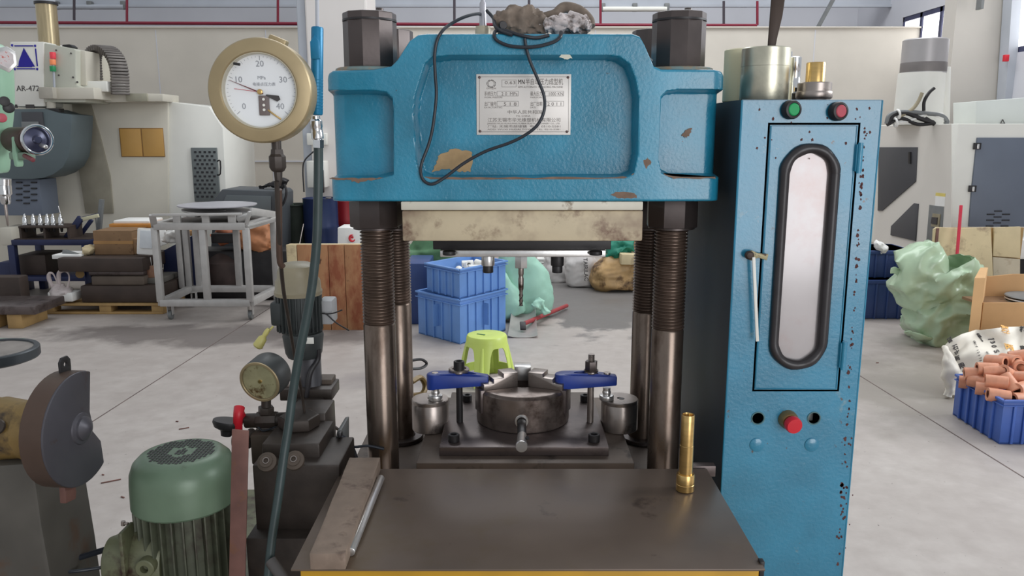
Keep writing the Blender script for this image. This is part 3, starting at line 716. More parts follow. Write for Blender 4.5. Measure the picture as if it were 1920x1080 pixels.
# coil of a black cord end and brown cable behind the left column
MB().tube([P(770, 692, 2.09), P(790, 690, 2.12), P(800, 682, 2.14), P(790, 674, 2.12), P(770, 676, 2.09)], .004, 8).thing('cable_loop', m_rubber, 'small black cable loop sticking out right of the rear left column', 'cable')
MB().tube([P(772, 742, 2.10), P(792, 738, 2.12), P(797, 722, 2.14), P(788, 708, 2.13), P(772, 716, 2.10)], .008, 8).thing('rope_coil', m_ochre, 'coil of brown rope behind the left toe clamp', 'rope')
# ------------------------------------------------------------------ steel table in front of the press
zt_ = .80
tb = thing('work_table', 'low steel sheet topped table with yellow frame against the press front', 'table', (.026, 1.4, 0))
tl, tr = P(545, 1065, 1.2).x, P(1435, 1065, 1.2).x
MB().span((tl, 1.2, zt_ - .004), (tr, 1.6, zt_), .0008).part('top_sheet', m_table, tb)
MB().span((tl + .012, 1.21, zt_ - .06), (tr - .006, 1.60, zt_ - .006), .003).part('yellow_frame', m_yellow, tb)
for x in (tl + .04, tr - .04):
    for y in (1.235, 1.57): MB().span((x - .02, y - .02, 0), (x + .02, y + .02, zt_ - .06), .002).part('leg', m_yellow, tb)
MB().span((tl + .04, 1.25, .25), (tr - .04, 1.56, .27)).part('shelf', m_bed, tb)
MB().span((P(1290, 880, 1.61).x, 1.604, zt_ - .02), (.435, 1.625, zt_ + .004), .001).part('back_lip', m_plate, tb)
MB().span((tr - .004, 1.215, zt_ - .03), (tr + .004, 1.228, zt_ + .004), .001).part('corner_bolt', m_black, tb)
# block, rod, bushing
a = [G(580, 1037, .83), G(647, 1037, .83), G(713, 857, .83), G(655, 857, .83)]
m_ = MB(); poly = [(v.x, v.y) for v in a]
for i in range(len(poly)): pass
rr = random.Random(4); q = []
for i in range(4):
    x0, y0 = poly[i]; x1, y1 = poly[(i + 1) % 4]
    for k in range(6):
        t = k / 6; q.append((x0 + (x1 - x0) * t + (rr.uniform(-.0012, .0012) if k else 0), y0 + (y1 - y0) * t + (rr.uniform(-.0012, .0012) if k else 0)))
MB().prism(q, .0292, Matrix.Translation((0, 0, zt_ + .0004)), .0018).thing('steel_block', m_block, 'long rough square steel block lying along the left edge of the table', 'steel bar')
r0 = G(657, 1036, .808); r1 = G(714, 897, .808)
MB().cyl(r0 + Vector((0, 0, .0005)), r1 + Vector((0, 0, .0005)), .0078, seg=28, bev=.0012).thing('round_rod', m_steel, 'thin polished round steel rod beside the rough block on the table', 'rod')
bx, by = P(1288, 927, 1.476).x, 1.495
bz = zt_ + .0005
MB().lathe([(.0095, .012), (.0095, 0), (.0165, 0), (.0182, .0015), (.0182, .014), (.0176, .0148), (.0182, .0156), (.0182, .033), (.0168, .036), (.0135, .036), (.0135, .095), (.0130, .0955), (.0130, .157), (.0122, .159), (.0105, .159), (.0095, .156), (.0095, .012)], (bx, by, bz), seg=48).thing('brass_bushing', m_brass, 'tall slim brass bushing with stepped foot standing on the table', 'bushing')

# ------------------------------------------------------------------ control cabinet
KY = 1.62
kx0, kx1 = P(1392, 185, KY).x, P(1655, 185, KY).x
kz = P(1520, 187, KY).z
kc = thing('control_cabinet', 'tall narrow rusty blue control cabinet right of the press', 'cabinet', ((kx0 + kx1) / 2, 1.85, 0))
def kp(x, y): return P(x, y, KY)
ph = [(kx0 + .0, 0), (kx1, 0), (kx1, kz), (kx0, kz)]
XZ = lambda Y: Matrix(((1, 0, 0, 0), (0, 0, 1, Y), (0, 1, 0, 0), (0, 0, 0, 1)))
dl, dr = kp(1436, 300).x, kp(1610, 300).x - .002
dt, db = kp(1520, 230).z, kp(1480, 734).z
gap = .0042
def circ(cx, cz, r, n=24): return [(cx + r * math.cos(2 * math.pi * k / n), cz + r * math.sin(2 * math.pi * k / n)) for k in range(n)]
holes = [[(dl, db), (dr, db), (dr, dt), (dl, dt)]]
for x in (1421, 1526): v = kp(x, 784); holes.append(circ(v.x, v.z, .0125))
# front sheet, then the folded body behind it
MB().prism(ph, .002, XZ(KY), 0, holes=holes).part('front_sheet', m_cab, kc, 35)
sh = MB()
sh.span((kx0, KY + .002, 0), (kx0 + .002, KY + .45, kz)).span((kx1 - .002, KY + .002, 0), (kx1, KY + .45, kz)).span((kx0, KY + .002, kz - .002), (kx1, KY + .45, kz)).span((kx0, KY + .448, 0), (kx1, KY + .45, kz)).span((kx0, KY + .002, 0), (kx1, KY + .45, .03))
sh.part('body', mat('shaded_cabinet_side', (44, 56, 66), .5, .1, .2, 6), kc)  # shade on the cabinet's side is put into this dark body colour
MB().tube([(kx0, KY + .001, .03), (kx0, KY + .001, kz - .001), (kx1, KY + .001, kz - .001), (kx1, KY + .001, .03)], .0022, 8, 1).part('folded_edge', m_cab, kc)
# door, slightly sunk, with an oval window
dg = MB()
wc = kp(1506, 486); wx, wz = wc.x, wc.z
hw_, hh_ = 1.0 * (kp(1560, 486).x - kp(1452, 486).x) / 2, (kp(1506, 283).z - kp(1506, 690).z) / 2
hw_ = .052
def oval(r_, hh, n=16, cx=None):
    o = []
    for k in range(n + 1): a_ = math.pi * k / n; o.append((wx + r_ * math.cos(a_), wz + hh - r_ + r_ * math.sin(a_)))
    for k in range(n + 1): a_ = math.pi + math.pi * k / n; o.append((wx + r_ * math.cos(a_), wz - hh + r_ + r_ * math.sin(a_)))
    return o
DY = KY - .001
door = MB().prism([(dl + gap, db + gap), (dr - gap, db + gap), (dr - gap, dt - gap), (dl + gap, dt - gap)], .002, XZ(DY + .001), 0, holes=[oval(.046, hh_ - .006)]).part('door', m_cab, kc)
MB().tube([(dl + gap + .002, DY + .001, db + gap + .002), (dr - gap - .002, DY + .001, db + gap + .002), (dr - gap - .002, DY + .001, dt - gap - .002), (dl + gap + .002, DY + .001, dt - gap - .002), (dl + gap + .002, DY + .001, db + gap + .002)], .0018, 8, 1).part('door_edge', m_cab, door)
sl = [Vector((p[0], DY - .002, p[1])) for p in oval(.0505, hh_ - .001, 18)]
MB().tube(sl + [sl[0]], lambda s: .0105 + .0008 * math.sin(s * 47), 12, 1).part('window_seal', m_seal, door, 60)
MB().tube([p + Vector((0, -.003, 0)) * 0 + (p - Vector((wx, DY, wz))) * -.10 * Vector((1, 0, .2)).length * 0 for p in sl] + [sl[0]], .0112, 10, 1).part('window_seal', m_seal, door, 60) if False else None
MB().prism(oval(.047, hh_ - .004), .003, XZ(DY + .004)).part('window_pane', m_frost, door, None)
for y in (296, 665):
    c0 = kp(1605 if y < 400 else 1563, y)
    c0.x = dr - .001
    MB().span((c0.x - .006, KY - .008, c0.z - .027), (c0.x + .008, KY, c0.z + .027), .002).cyl((c0.x + .001, KY - .008, c0.z - .03), (c0.x + .001, KY - .008, c0.z + .03), .005, seg=14).part('hinge', m_cab, door)
h0 = P(1399, 477, KY - .012); h1 = P(1437, 480, KY - .012)
MB().prism([(-.012, -.006), (0, -.011), (.014, -.004), (.032, -.009), (.034, .004), (.012, .005), (0, .010), (-.012, .006)], .006, flatM(P(1408, 478, KY - .006), (1, 0, -.05), (0, 0, 1)), .001).part('latch_plate', mat('chipped_latch', (168, 158, 122), .5, .2, .3, 60, spots=[((70, 50, 40), 60, .5, .6)]), door)
MB().lathe([(0, 0), (.009, 0), (.009, .006), (.006, .009), (0, .010)], P(1404, 478, KY - .010), (0, -1, 0), 18).part('latch_screw', m_blade, door)
MB().bar(P(1413, 482, KY - .018), P(1420, 640, KY - .018), .0065, .004, .001, up=(0, 1, 0)).part('handle', m_white, door, label='thin bare metal handle')
# buttons
def button(x, y, mm, tilt):
    v = kp(x, y); k = S(v)
    n = thing if False else None
    d = Vector((tilt, -1, .02)).normalized()
    b = MB().lathe([(0, 0), (.0185, 0), (.0185, .012), (.017, .016), (.013, .017), (.0128, .011), (0, .011)], v, d, 32).part('button_bezel', m_black, kc)
    MB().lathe([(0, .011), (.0122, .011), (.0122, .0165), (.0105, .018), (0, .018)], v, d, 28).part('button_cap', mm, b)
button(1480, 206, m_green, .25); button(1567, 209, m_redf, .3)
v = kp(1477, 786)
b = MB().lathe([(0, 0), (.0205, 0), (.020, .010), (.016, .018), (0, .018)], v, (0, -1, 0), 32).part('stop_button_collar', mat('worn_brass_collar', (150, 120, 80), .4, .7, .2, 20), kc)
MB().lathe([(0, .018), (.0165, .018), (.0178, .021), (.0178, .030), (.016, .034), (0, .035)], v, (.12, -1, -.12), 32).part('stop_button_cap', m_red, b)
for x in (1419, 1522): MB().lathe([(0, 0), (.0155, 0), (.0155, .0015), (.013, .003), (0, .0035)], kp(x, 834), (0, -1, 0), 28).part('blank_plug', m_cab, kc)
for x in (1421, 1526): MB().ring(kp(x, 784), kp(x, 784) + Vector((0, -.0015, 0)), .0145, .0122, 28).part('hole_rim', mat('hole_rim_paint', (70, 108, 112), .5) if x == 1421 else bpy.data.materials['hole_rim_paint'], kc)
MB().span(kp(1512, 798) + Vector((0, .03, 0)), kp(1535, 778) + Vector((0, .05, 0)), .001).part('inner_bracket', m_white, kc)
# rust trail down the right side of the front
rt = MB(); rr = random.Random(7)
def rustblob(x, y, r, mm=rt):
    v = P(x, y, KY); pts = []
    n = 9
    for k in range(n): a_ = 2 * math.pi * k / n; rad = r * .00105 * rr.uniform(.6, 1.2); pts.append((v.x + rad * math.cos(a_), v.z + rad * 1.3 * math.sin(a_)))
    mm.prism(pts, .0004, Matrix(((1, 0, 0, 0), (0, 0, -1, KY), (0, 1, 0, 0), (0, 0, 0, 1))))
for i in range(74):
    y = rr.uniform(225, 1060); x = 1622 - (y - 225) * .061 + rr.gauss(0, 1.6)
    rustblob(x, y, rr.uniform(1, 3.6) * (1.3 if 820 < y < 930 else 1))
for i in range(26): y = rr.uniform(820, 1040); rustblob(1590 - (y - 820) * .06 + rr.gauss(0, 7), y, rr.uniform(1, 3.2))
for i in range(26): rustblob(rr.uniform(1400, 1640), rr.uniform(195, 300), rr.uniform(1, 2.8))
rt.part('rust_spots', mat('rust_spot', (84, 48, 46), .8, 0, .3, 60), kc, None, kind='stuff')
MB().box((kx0 + .13, 1.84, kz + .001), (.24, .30, .002)).part('top_mat', m_black, kc)

# objects standing on the cabinet
kz2 = kz + .0024
def onk(x, Y): return P(x, 185, Y).x
cx_ = onk(1437, 1.70)
MB().lathe([(0, .004), (.044, .004), (.044, 0), (.0485, 0), (.049, .001), (.049, .068), (.0495, .0685), (.049, .104), (.047, .106), (.044, .106), (.044, .004), (0, .004)][2:11] + [(.044, .106 - .102), (0, .004)], (cx_, 1.72, kz2), seg=64).thing('bronze_sleeve', m_bronze, 'wide dull bronze sleeve on the cabinet with a blade standing in it', 'sleeve')
bl = [(-.008, 0), (-.0075, .10), (-.0085, .17), (-.009, .215), (0, .222), (.0165, .218), (.019, .20), (.017, .165), (.010, .12), (.007, .09), (.007, 0)]
MB().prism(bl, .006, flatM((cx_ + .006, 1.72, kz2 + .005), (1, 0, -.03), (.03, 0, 1)), .0015).thing('scraper_blade', m_blade, 'dark brown blade tool standing upright in the bronze sleeve', 'tool')
x_ = onk(1392, 1.81)
MB().ring((x_, 1.815, kz2), (x_, 1.815, kz2 + .112), .042, .03, 48, .002).thing('nylon_sleeve', m_tape, 'cream nylon sleeve half hidden behind the bronze sleeve', 'sleeve')
x_ = onk(1486, 1.84)
MB().lathe([(0, 0), (.014, 0), (.014, .045), (.0135, .046), (.0135, .072), (.014, .073), (.014, .098), (.010, .1), (0, .1)], (x_, 1.84, kz2), seg=32).thing('steel_pin', m_chrome, 'bright turned steel pin right behind the bronze sleeve', 'pin')
MB().lathe([(0, 0), (.012, 0), (.012, .06), (.009, .064), (.009, .116), (0, .118)], (onk(1473, 1.90), 1.90, kz2), seg=32).thing('steel_pin', m_chrome, 'taller bright steel pin furthest back behind the bronze sleeve', 'pin')
MB().lathe([(0, 0), (.013, 0), (.013, .018), (.008, .022), (.008, .03), (0, .03)], (onk(1496, 1.79), 1.79, kz2), seg=24).thing('turned_stub', m_black, 'small black turned knob between bronze sleeve and steel rings', 'knob')
x_ = onk(1529, 1.70)
MB().lathe([(.020, .004), (.020, 0), (.032, 0), (.0325, .002), (.0355, .004), (.0365, .006), (.0365, .016), (.0355, .018), (.034, .018), (.034, .034), (.0325, .036), (.020, .036), (.020, .004)], (x_, 1.71, kz2), seg=56).thing('steel_ring', m_wornst, 'flanged bright steel ring on the cabinet carrying a brass bush', 'ring')
MB().lathe([(.012, .004), (.012, 0), (.0192, 0), (.0192, .073), (.0182, .075), (.013, .075), (.012, .073), (.012, .004)], (x_, 1.71, kz2 + .001), seg=40).thing('brass_bush', m_brass, 'short bright brass bush standing inside the steel ring', 'bushing')

# ------------------------------------------------------------------ things on the crossbeam
zbt = P(960, 64, BF).z
def bt(x, y, Y): return P(x, y, Y)
v = P(905, 62, 1.72)
pr = thing('cylinder_rod', 'upright pale rod in a round collar on top of the crossbeam', 'rod', (v.x, 1.74, zbt))
MB().lathe([(0, 0), (.017, 0), (.017, .004), (.0165, .005), (.0165, .021), (.0150, .022), (.0150, .026), (0, .026)], (v.x, 1.74, zbt), seg=36).part('collar', mat('cream_collar', (204, 192, 168), .45, .2), pr)
MB().lathe([(0, .024), (.0075, .024), (.0075, .05), (.0068, .052), (.0068, .072), (.0042, .076), (.0042, .36), (0, .36)], (v.x, 1.74, zbt), seg=24).part('rod', m_alu2, pr)
# glove pile: two dirty gloves
def crump(sc, amp, seed=0.0):
    o = Vector((seed * 3.1, seed * 1.7, seed))
    return lambda p: amp * (noise.noise(p * sc + o) * 1.2 + abs(noise.noise(p * sc * 2.1 + o)) * .9 - .3)
g1 = thing('work_glove', 'grimy crumpled work glove with dark opening, left of the pair on the press', 'glove', (P(975, 60, 1.70).x, 1.70, zbt))
MB().loft([(P(926, 44, 1.70), .004, .004), (P(932, 43, 1.70), .017, .02), (P(955, 42, 1.705), .021, .03), (P(985, 46, 1.71), .019, .034), (P(1010, 50, 1.71), .014, .026), (P(1026, 53, 1.71), .004, .01)], 40, 8, 2.2, crump(70, .010, 1)).part('palm', m_glove2, g1, 60)
MB().loft([(P(950, 26, 1.73), .004, .004), (P(965, 28, 1.73), .011, .012), (P(985, 36, 1.72), .012, .014), (P(1000, 46, 1.72), .008, .01)], 24, 6, 2, crump(60, .005, 2)).part('finger', m_glove2, g1, 60)
MB().lathe([(0, 0), (.0075, 0), (.009, .004)], P(944, 47, 1.674), (-.3, 1, 0), 20).part('opening', m_black, g1)
g2 = thing('work_glove', 'light grey folded cotton glove, right of the pair on the press', 'glove', (P(1060, 60, 1.70).x, 1.72, zbt))
MB().loft([(P(1008, 52, 1.71), .004, .006), (P(1025, 48, 1.71), .013, .022), (P(1050, 46, 1.70), .017, .028), (P(1078, 47, 1.70), .016, .028), (P(1098, 51, 1.70), .013, .022), (P(1108, 55, 1.70), .004, .008)], 40, 8, 2.4, crump(80, .011, 5)).part('palm', m_glove, g2, 60)
MB().tube([P(1012, 32, 1.74), P(1040, 26, 1.74), P(1058, 14, 1.75), P(1085, 20, 1.745), P(1104, 36, 1.73), P(1109, 50, 1.72)], lambda s: .0075 + .004 * math.sin(s * 3), 12, 8).part('cuff', m_glove2, g2)
for k, (xa, ya, xb, yb, xc, yc) in enumerate(((1050, 30, 1075, 36, 1100, 52), (1030, 38, 1055, 44, 1086, 56), (1068, 26, 1092, 34, 1106, 48))):
    MB().tube([P(xa, ya, 1.70), P(xb, yb, 1.685), P(xc, yc, 1.685)], lambda s: .007 * (1 - .3 * s), 12, 8).part('finger', m_glove, g2)
# black cord thrown over the beam front
CYF = BF - .006
cord = [(905, 28, 1.745), (893, 26, 1.72), (868, 33, 1.69), (842, 47, 1.67), (828, 60, BF - .004), (819, 78, CYF), (815, 105, CYF), (816, 140, CYF + .004), (818, 180, CYF + .010), (812, 235, CYF + .010), (804, 270, CYF + .010), (791, 305, CYF + .004), (789, 325, CYF), (796, 340, CYF), (812, 345, CYF), (835, 332, CYF + .004), (870, 306, CYF + .006), (910, 284, CYF + .006), (955, 268, CYF + .004), (985, 253, CYF + .002), (1008, 234, CYF), (1020, 208, CYF), (1020, 180, CYF), (1008, 148, CYF), (994, 115, CYF), (987, 90, CYF), (984, 72, CYF)]
MB().tube([P(x, y, Y) for x, y, Y in cord], .0033, 10, 8).thing('extension_cord', m_cord, 'thin black cord hanging in a long loop over the blue crossbeam', 'cord')
lp = [(1052, 60, 1.66), (1050, 70, CYF), (1035, 80, CYF - .002), (1000, 88, CYF - .004), (960, 87, CYF - .004), (935, 78, CYF - .002), (927, 68, CYF), (930, 58, 1.66), (945, 57, 1.655), (975, 66, CYF), (1005, 71, CYF), (1030, 66, CYF)]
MB().tube([P(x, y, Y) for x, y, Y in lp], .0036, 10, 8).thing('cord_loops', m_cord, 'flat coil of black cord tied at the beam top edge under the gloves', 'cord')
MB().tube([P(913, 20, 1.72), P(925, 34, 1.70), P(928, 48, 1.67), P(938, 58, 1.655), P(960, 66, 1.64)], .0036, 10, 8).thing('cord_end', m_cord, 'short black cord running from the pale rod into the coil', 'cord')
MB().tube([P(1206, 100, 1.70), P(1216, 108, 1.69), P(1223, 114, 1.69)], .002, 8, 4).thing('wire_bit', m_grey, 'tiny grey wire end beside the right upper nut', 'wire')

# ------------------------------------------------------------------ big gauge, blow gun, hose
GY = 1.35
gc = P(487, 170, GY); gk = S(gc)
ga = thing('pressure_gauge', 'large round brass rimmed pressure gauge left of the press', 'gauge', gc)
gd = Vector((.05, -1, 0)).normalized()
Rg = 97 * gk
MB().lathe([(0, -.05), (Rg * .95, -.05), (Rg, -.045), (Rg * 1.0, -.004), (Rg * .985, .0), (Rg * .965, .002), (Rg * .78, .006), (Rg * .74, .006), (Rg * .70, .002), (Rg * .70, -.012), (0, -.012)], gc, gd, 80).part('case', m_gaugebr, ga)
MB().ring(gc + gd * -.011, gc + gd * .0035, Rg * .735, Rg * .69, 72, .001).part('inner_ring', mat('pale_ring', (196, 190, 172), .4, .5), ga)
face = MB().cyl(gc - gd * .011, gc - gd * .010, Rg * .70, seg=72).part('dial', m_face, ga)
gx = Vector((0, 0, 1)).cross(gd).normalized() * -1; gx = Vector((1, .05, 0)).normalized(); gz = Vector((0, 0, 1))
def dp(x, y, lift=0.0): return gc + gx * (x * Rg) + gz * (y * Rg) + gd * (-.0098 + lift)
tk = MB(); nb = 0
a0, a1 = math.radians(222), math.radians(-42)
for k in range(41):
    a_ = a0 + (a1 - a0) * k / 40; r1_, r0_ = .66, (.58 if k % 10 == 0 else (.60 if k % 5 == 0 else .63))
    tk.bar(dp(r0_ * math.cos(a_), r0_ * math.sin(a_)), dp(r1_ * math.cos(a_), r1_ * math.sin(a_)), .0009 if k % 10 == 0 else .0004, .0003, up=gd)
tk.part('scale_marks', mat('dial_print', (150, 152, 158), .6), face, None)
nm = MB()
def gtext(s, x, y, h): text(s, h * Rg * 1.35, flatM(dp(x, y, .0003), gx, gz), .0001, 'CENTER').part('numeral' if s.isdigit() else 'dial_lettering', bpy.data.materials['dial_print'], face, None)
for i, s in enumerate(('0', '10', '20', '30', '40')):
    a_ = a0 + (a1 - a0) * i / 4; gtext(s, .47 * math.cos(a_), .47 * math.sin(a_) - .03 + (.0 if i != 2 else .02), .12)
gtext('MPa', .02, .22, .07); gtext('电接点压力表', .06, .10, .055)
hand = MB().prism([(-.006, -.0012), (.052, -.0003), (.052, .0003), (-.006, .0012)], .0006, flatM(dp(-.02, -.03, .004), -gx * .93 + gz * .38, -gz * .93 - gx * .38)).part('pointer', mat('red_brown_pointer', (112, 58, 60), .5), face, None)
MB().prism([(0, -.0012), (.02, -.005), (.024, .0), (.02, .005), (0, .0012)], .0006, flatM(dp(.1, -.08, .004), gx * .93 - gz * .28, gz)).part('counterweight', m_print, face, None)
MB().prism([(0, 0), (.038, .0), (.038, .0008), (0, .0008)], .0005, flatM(dp(-.06, -.02, .004), -gx * .97 + gz * .12, gz)).part('red_setpoint_hand', mat('dial_red', (190, 60, 70), .5), face, None)
MB().prism([(-.0085, -.026), (.0085, -.026), (.0085, .006), (-.0085, .006)], .004, flatM(dp(.05, -.16, .0005), gx, gz), .001).part('contact_block', mat('contact_block_brown', (112, 100, 98), .5), face)
for y in (-.16, -.27, -.36): MB().cyl(dp(.05, y, .004), dp(.05, y, .0062), .0022, seg=12).part('contact_screw', m_white, face)
MB().cyl(dp(-.01, -.02, .003), dp(-.01, -.02, .008), .0045, seg=16, bev=.001).part('hub', m_brass, face)
MB().tube([dp(.12, -.36, .004), dp(.22, -.44, .004), dp(.36, -.54, .003)], .0014, 8, 4).part('bottom_wire', m_brass, face)
MB().cyl(P(438, 119, GY - .014), P(450, 121, GY - .014), .0022, seg=10).part('black_mark', m_black, ga)
MB().box(P(522, 77, GY + .03), (.03, .02, .012), .003, R3(0, 22, 0)).part('case_lug', m_gaugebr, ga)
sx_ = P(518, 285, GY + .02)
MB().lathe([(0, 0), (.010, 0), (.011, -.008), (.0145, -.012), (.0145, -.030), (.011, -.036), (.0075, -.038), (.0065, -.052), (.0035, -.062), (0, -.062)], P(519, 280, GY + .02), (0, 0, 1), 8).cyl(P(519, 285, GY + .02), P(517, 245, GY + .02), .008, seg=16).part('hex_fitting', m_valve, ga, 30)
pipe = [(519, 340, 1.36), (521, 400, 1.38), (525, 470, 1.42), (531, 540, 1.48), (541, 600, 1.54), (553, 670, 1.62), (566, 740, 1.70), (573, 790, 1.72)]
MB().tube([P(*p) for p in pipe], lambda s: .0042 - .0012 * s, 10, 6).part('capillary_pipe', m_valve, ga)
MB().tube([P(523, 355, 1.385), P(524, 480, 1.42), P(530, 500, 1.43)], .0056, 12, 4).part('pipe_sleeve', mat('rusty_sleeve', (86, 66, 56), .5, .3, .2, 20), ga)

bgx = P(596, 130, 1.42)
bgn = thing('air_gun', 'slim blue hanging air tool with chrome fittings beside the gauge', 'air tool', P(597, 270, 1.42))
k_ = S(bgx)
def bgp(x, y): return P(x, y, 1.42)
MB().cyl(bgp(594, 216), bgp(595, 50), 11.3 * k_, seg=32, bev=.003).part('grip', m_bluepl, bgn)
rb = MB()
for y in range(150, 205, 6): rb.torus(bgp(594.3, y), (0, 0, 1), 11.2 * k_, .0006, 28, 6)
rb.part('grip_rings', m_bluepl, bgn)
MB().prism([(-.008, 0), (.008, 0), (.008, .028), (0, .04), (-.008, .028)], .004, flatM(bgp(595, 112) + Vector((0, -11 * k_, 0)), (1, 0, 0), (0, 0, 1)), .0015).part('trigger_flat', m_bluepl, bgn)
MB().lathe([(0, 0), (.007, 0), (.0075, .002), (.0075, .012), (.0105, .014), (.0105, .024), (.0098, .026), (.0098, .032), (.0105, .034), (.0105, .044), (.0075, .047), (.0075, .052), (0, .052)], bgp(597, 275), (-.05, 0, 1), 32).part('swivel_fitting', m_chrome, bgn)
MB().cyl(bgp(597, 277), bgp(597, 262), .0095, seg=6).part('hex_collar', m_chrome, bgn, 25)
MB().tube([bgp(595, 50), bgp(594.5, 0), bgp(594, -60)], .0032, 8, 3).part('hanger_cable', m_beam, bgn)
hs = [(597, 276, 1.42), (597, 320, 1.42), (596, 380, 1.42), (594, 450, 1.42), (586, 530, 1.42), (574, 600, 1.42), (562, 660, 1.42), (550, 730, 1.42), (541, 800, 1.41), (533, 850, 1.40), (522, 930, 1.38), (510, 1010, 1.36), (502, 1090, 1.34), (498, 1160, 1.33)]
MB().tube([P(*p) for p in hs], .0082, 14, 6).thing('air_hose', m_hose, 'dark green air hose hanging from the blue air tool', 'hose')
# ------------------------------------------------------------------ pixel-to-solid helpers (front face at distance Y, depth behind it)
def bx_(x0, y0, x1, y1, Y, dep, bev=0.0, m=None):
    a = P(x0, y1, Y); b = P(x1, y0, Y); xm = (x0 + x1) / 2
    a = P(x0, (y0 + y1) / 2, Y); b = P(x1, (y0 + y1) / 2, Y)
    return (m or MB()).span((a.x, Y, P(xm, y1, Y).z), (b.x, Y + dep, P(xm, y0, Y).z), bev)
def pr_(pts, Y, dep, bev=0.0, m=None, holes=None):
    f = lambda L: [(P(x, y, Y).x, P(x, y, Y).z) for x, y in L]
    return (m or MB()).prism(f(pts), dep, Matrix(((1, 0, 0, 0), (0, 0, 1, Y), (0, 1, 0, 0), (0, 0, 0, 1))), bev, [f(h) for h in holes] if holes else None)

# ------------------------------------------------------------------ hydraulic power unit, bottom left
pu = thing('hydraulic_power_unit', 'oily hydraulic pump unit with green motor and valve stack left of the table', 'pump unit', (-.55, 1.6, 0))
MB().span((-.90, 1.30, 0), (-.41, 2.15, .50), .01).part('oil_tank', m_oilgreen, pu)
mx, my = P(345, 900, 1.5).x, 1.5
mt = .880
MB().lathe([(0, mt), (.066, mt), (.070, mt - .0005), (.080, mt - .004), (.092, mt - .016), (.0985, mt - .034), (.100, mt - .052), (.101, mt - .100), (.098, mt - .104), (.0, mt - .104)], (mx, my, 0), seg=64).part('fan_cover', m_gmotor, pu)
gr = MB()
for i in range(-9, 10):
    for j in range(-5, 6):
        gx_, gy_ = i * .0068 + (.0034 if j % 2 else 0) * 0, j * .0115 + (.003 if i % 2 else 0)
        r_ = math.hypot(gx_, gy_)
        if r_ > .062: continue
        if .012 < r_ < .026 and not (abs(i) < 2 and abs(j) < 1): continue
        gr.box((mx + gx_, my + gy_, mt + .0003), (.0046, .0092, .001))
gr.part('grille_slots', m_black, pu, None, kind='stuff')
MB().cyl((mx, my, mt - .30), (mx, my, mt - .09), .084, seg=48).part('motor_body', m_gmotorf, pu)
for k in range(30):
    a_ = 2 * math.pi * k / 30
    d = Vector((math.cos(a_), math.sin(a_), 0))
    if d.y > .75: continue
    f_ = MB().box(Vector((mx, my, mt - .195)) + d * .089, (.020, .0035, .185), .001, R3(0, 0, math.degrees(a_))).part('cooling_fin', m_gmotorf, pu)
MB().lathe([(0, mt - .38), (.11, mt - .38), (.11, mt - .31), (.1, mt - .30), (0, mt - .30)], (mx, my, 0), seg=48).part('motor_flange', m_gmotorf, pu)
for x, y in ((294, 951),): MB().lathe([(0, 0), (.005, 0), (.0045, .003), (0, .004)], P(x, y, my - .092), (-.3, -1, 0), 14).part('cover_screw', m_steel, pu)
# terminal box / bell casting at the motor's left foot
tbx = P(232, 1045, 1.42)
MB().lathe([(0, 0), (.034, 0), (.040, .004), (.044, .018), (.044, .06), (0, .06)], (tbx.x - .045, 1.45, tbx.z - .03), (1, 0, 0), 40, sx=1.35, sy=1.0).part('bell_casting', m_oilgreen, pu)
MB().lathe([(0, -.01), (.056, -.01), (.058, .003), (.058, .05), (.052, .06), (0, .06)], (tbx.x + .012, 1.46, tbx.z - .03), (1, 0, 0), 40, sx=1.3, sy=1.0).part('terminal_drum', m_oilgreen, pu)
MB().box((tbx.x + .012, 1.415, tbx.z), (.008, .05, .13), .003).part('flange_rib', m_oilgreen, pu)
v = P(270, 1068, 1.39); MB().ring(v, v + Vector((0, .03, 0)), .018, .008, 24, .002).part('cable_gland', m_oilgreen, pu)
MB().cyl(P(231, 985, 1.43), P(231, 977, 1.43), .004, seg=12).cyl(P(231, 981, 1.43), P(240, 982, 1.43), .003, seg=10).part('small_bolt', m_wornst, pu)
# valve stack
def vb(x0, y0, x1, y1, Y, dep, mm=m_valve, name='valve_block', bev=.004): return bx_(x0, y0, x1, y1, Y, dep, bev).part(name, mm, pu)
vb(478, 872, 640, 1040, 1.56, .16); vb(492, 832, 600, 880, 1.60, .14); vb(470, 816, 535, 872, 1.70, .12, m_valvetop)
vb(540, 775, 612, 862, 1.74, .10); vb(530, 843, 606, 882, 1.66, .09)
vb(600, 905, 640, 1080, 1.62, .10); vb(466, 1010, 660, 1180, 1.52, .3)
v = P(578, 860, 1.76)
MB().cyl((v.x, 1.70, P(578, 862, 1.70).z), (v.x, 1.70, P(578, 800, 1.70).z), .040, seg=8, bev=.003).cyl((v.x, 1.70, P(578, 800, 1.70).z), (v.x, 1.70, P(578, 778, 1.70).z), .046, seg=6, bev=.005, rot=.2).part('hex_plug', m_valve, pu, 25)
for x, y in ((497, 867), (549, 864)):
    v = P(x, y, 1.55); MB().lathe([(0, 0), (.016, 0), (.020, .004), (.020, .012), (.013, .014), (.013, .018), (.007, .018), (.007, .014), (0, .014)], v + Vector((0, .02, -.01)), (0, -.8, .6), 28).part('valve_cap', m_valvetop, pu)
    MB().torus(v + Vector((0, .006, .0015)), (0, -.8, .6), .006, .0015, 20, 6).part('cap_ring', m_wornst, pu)
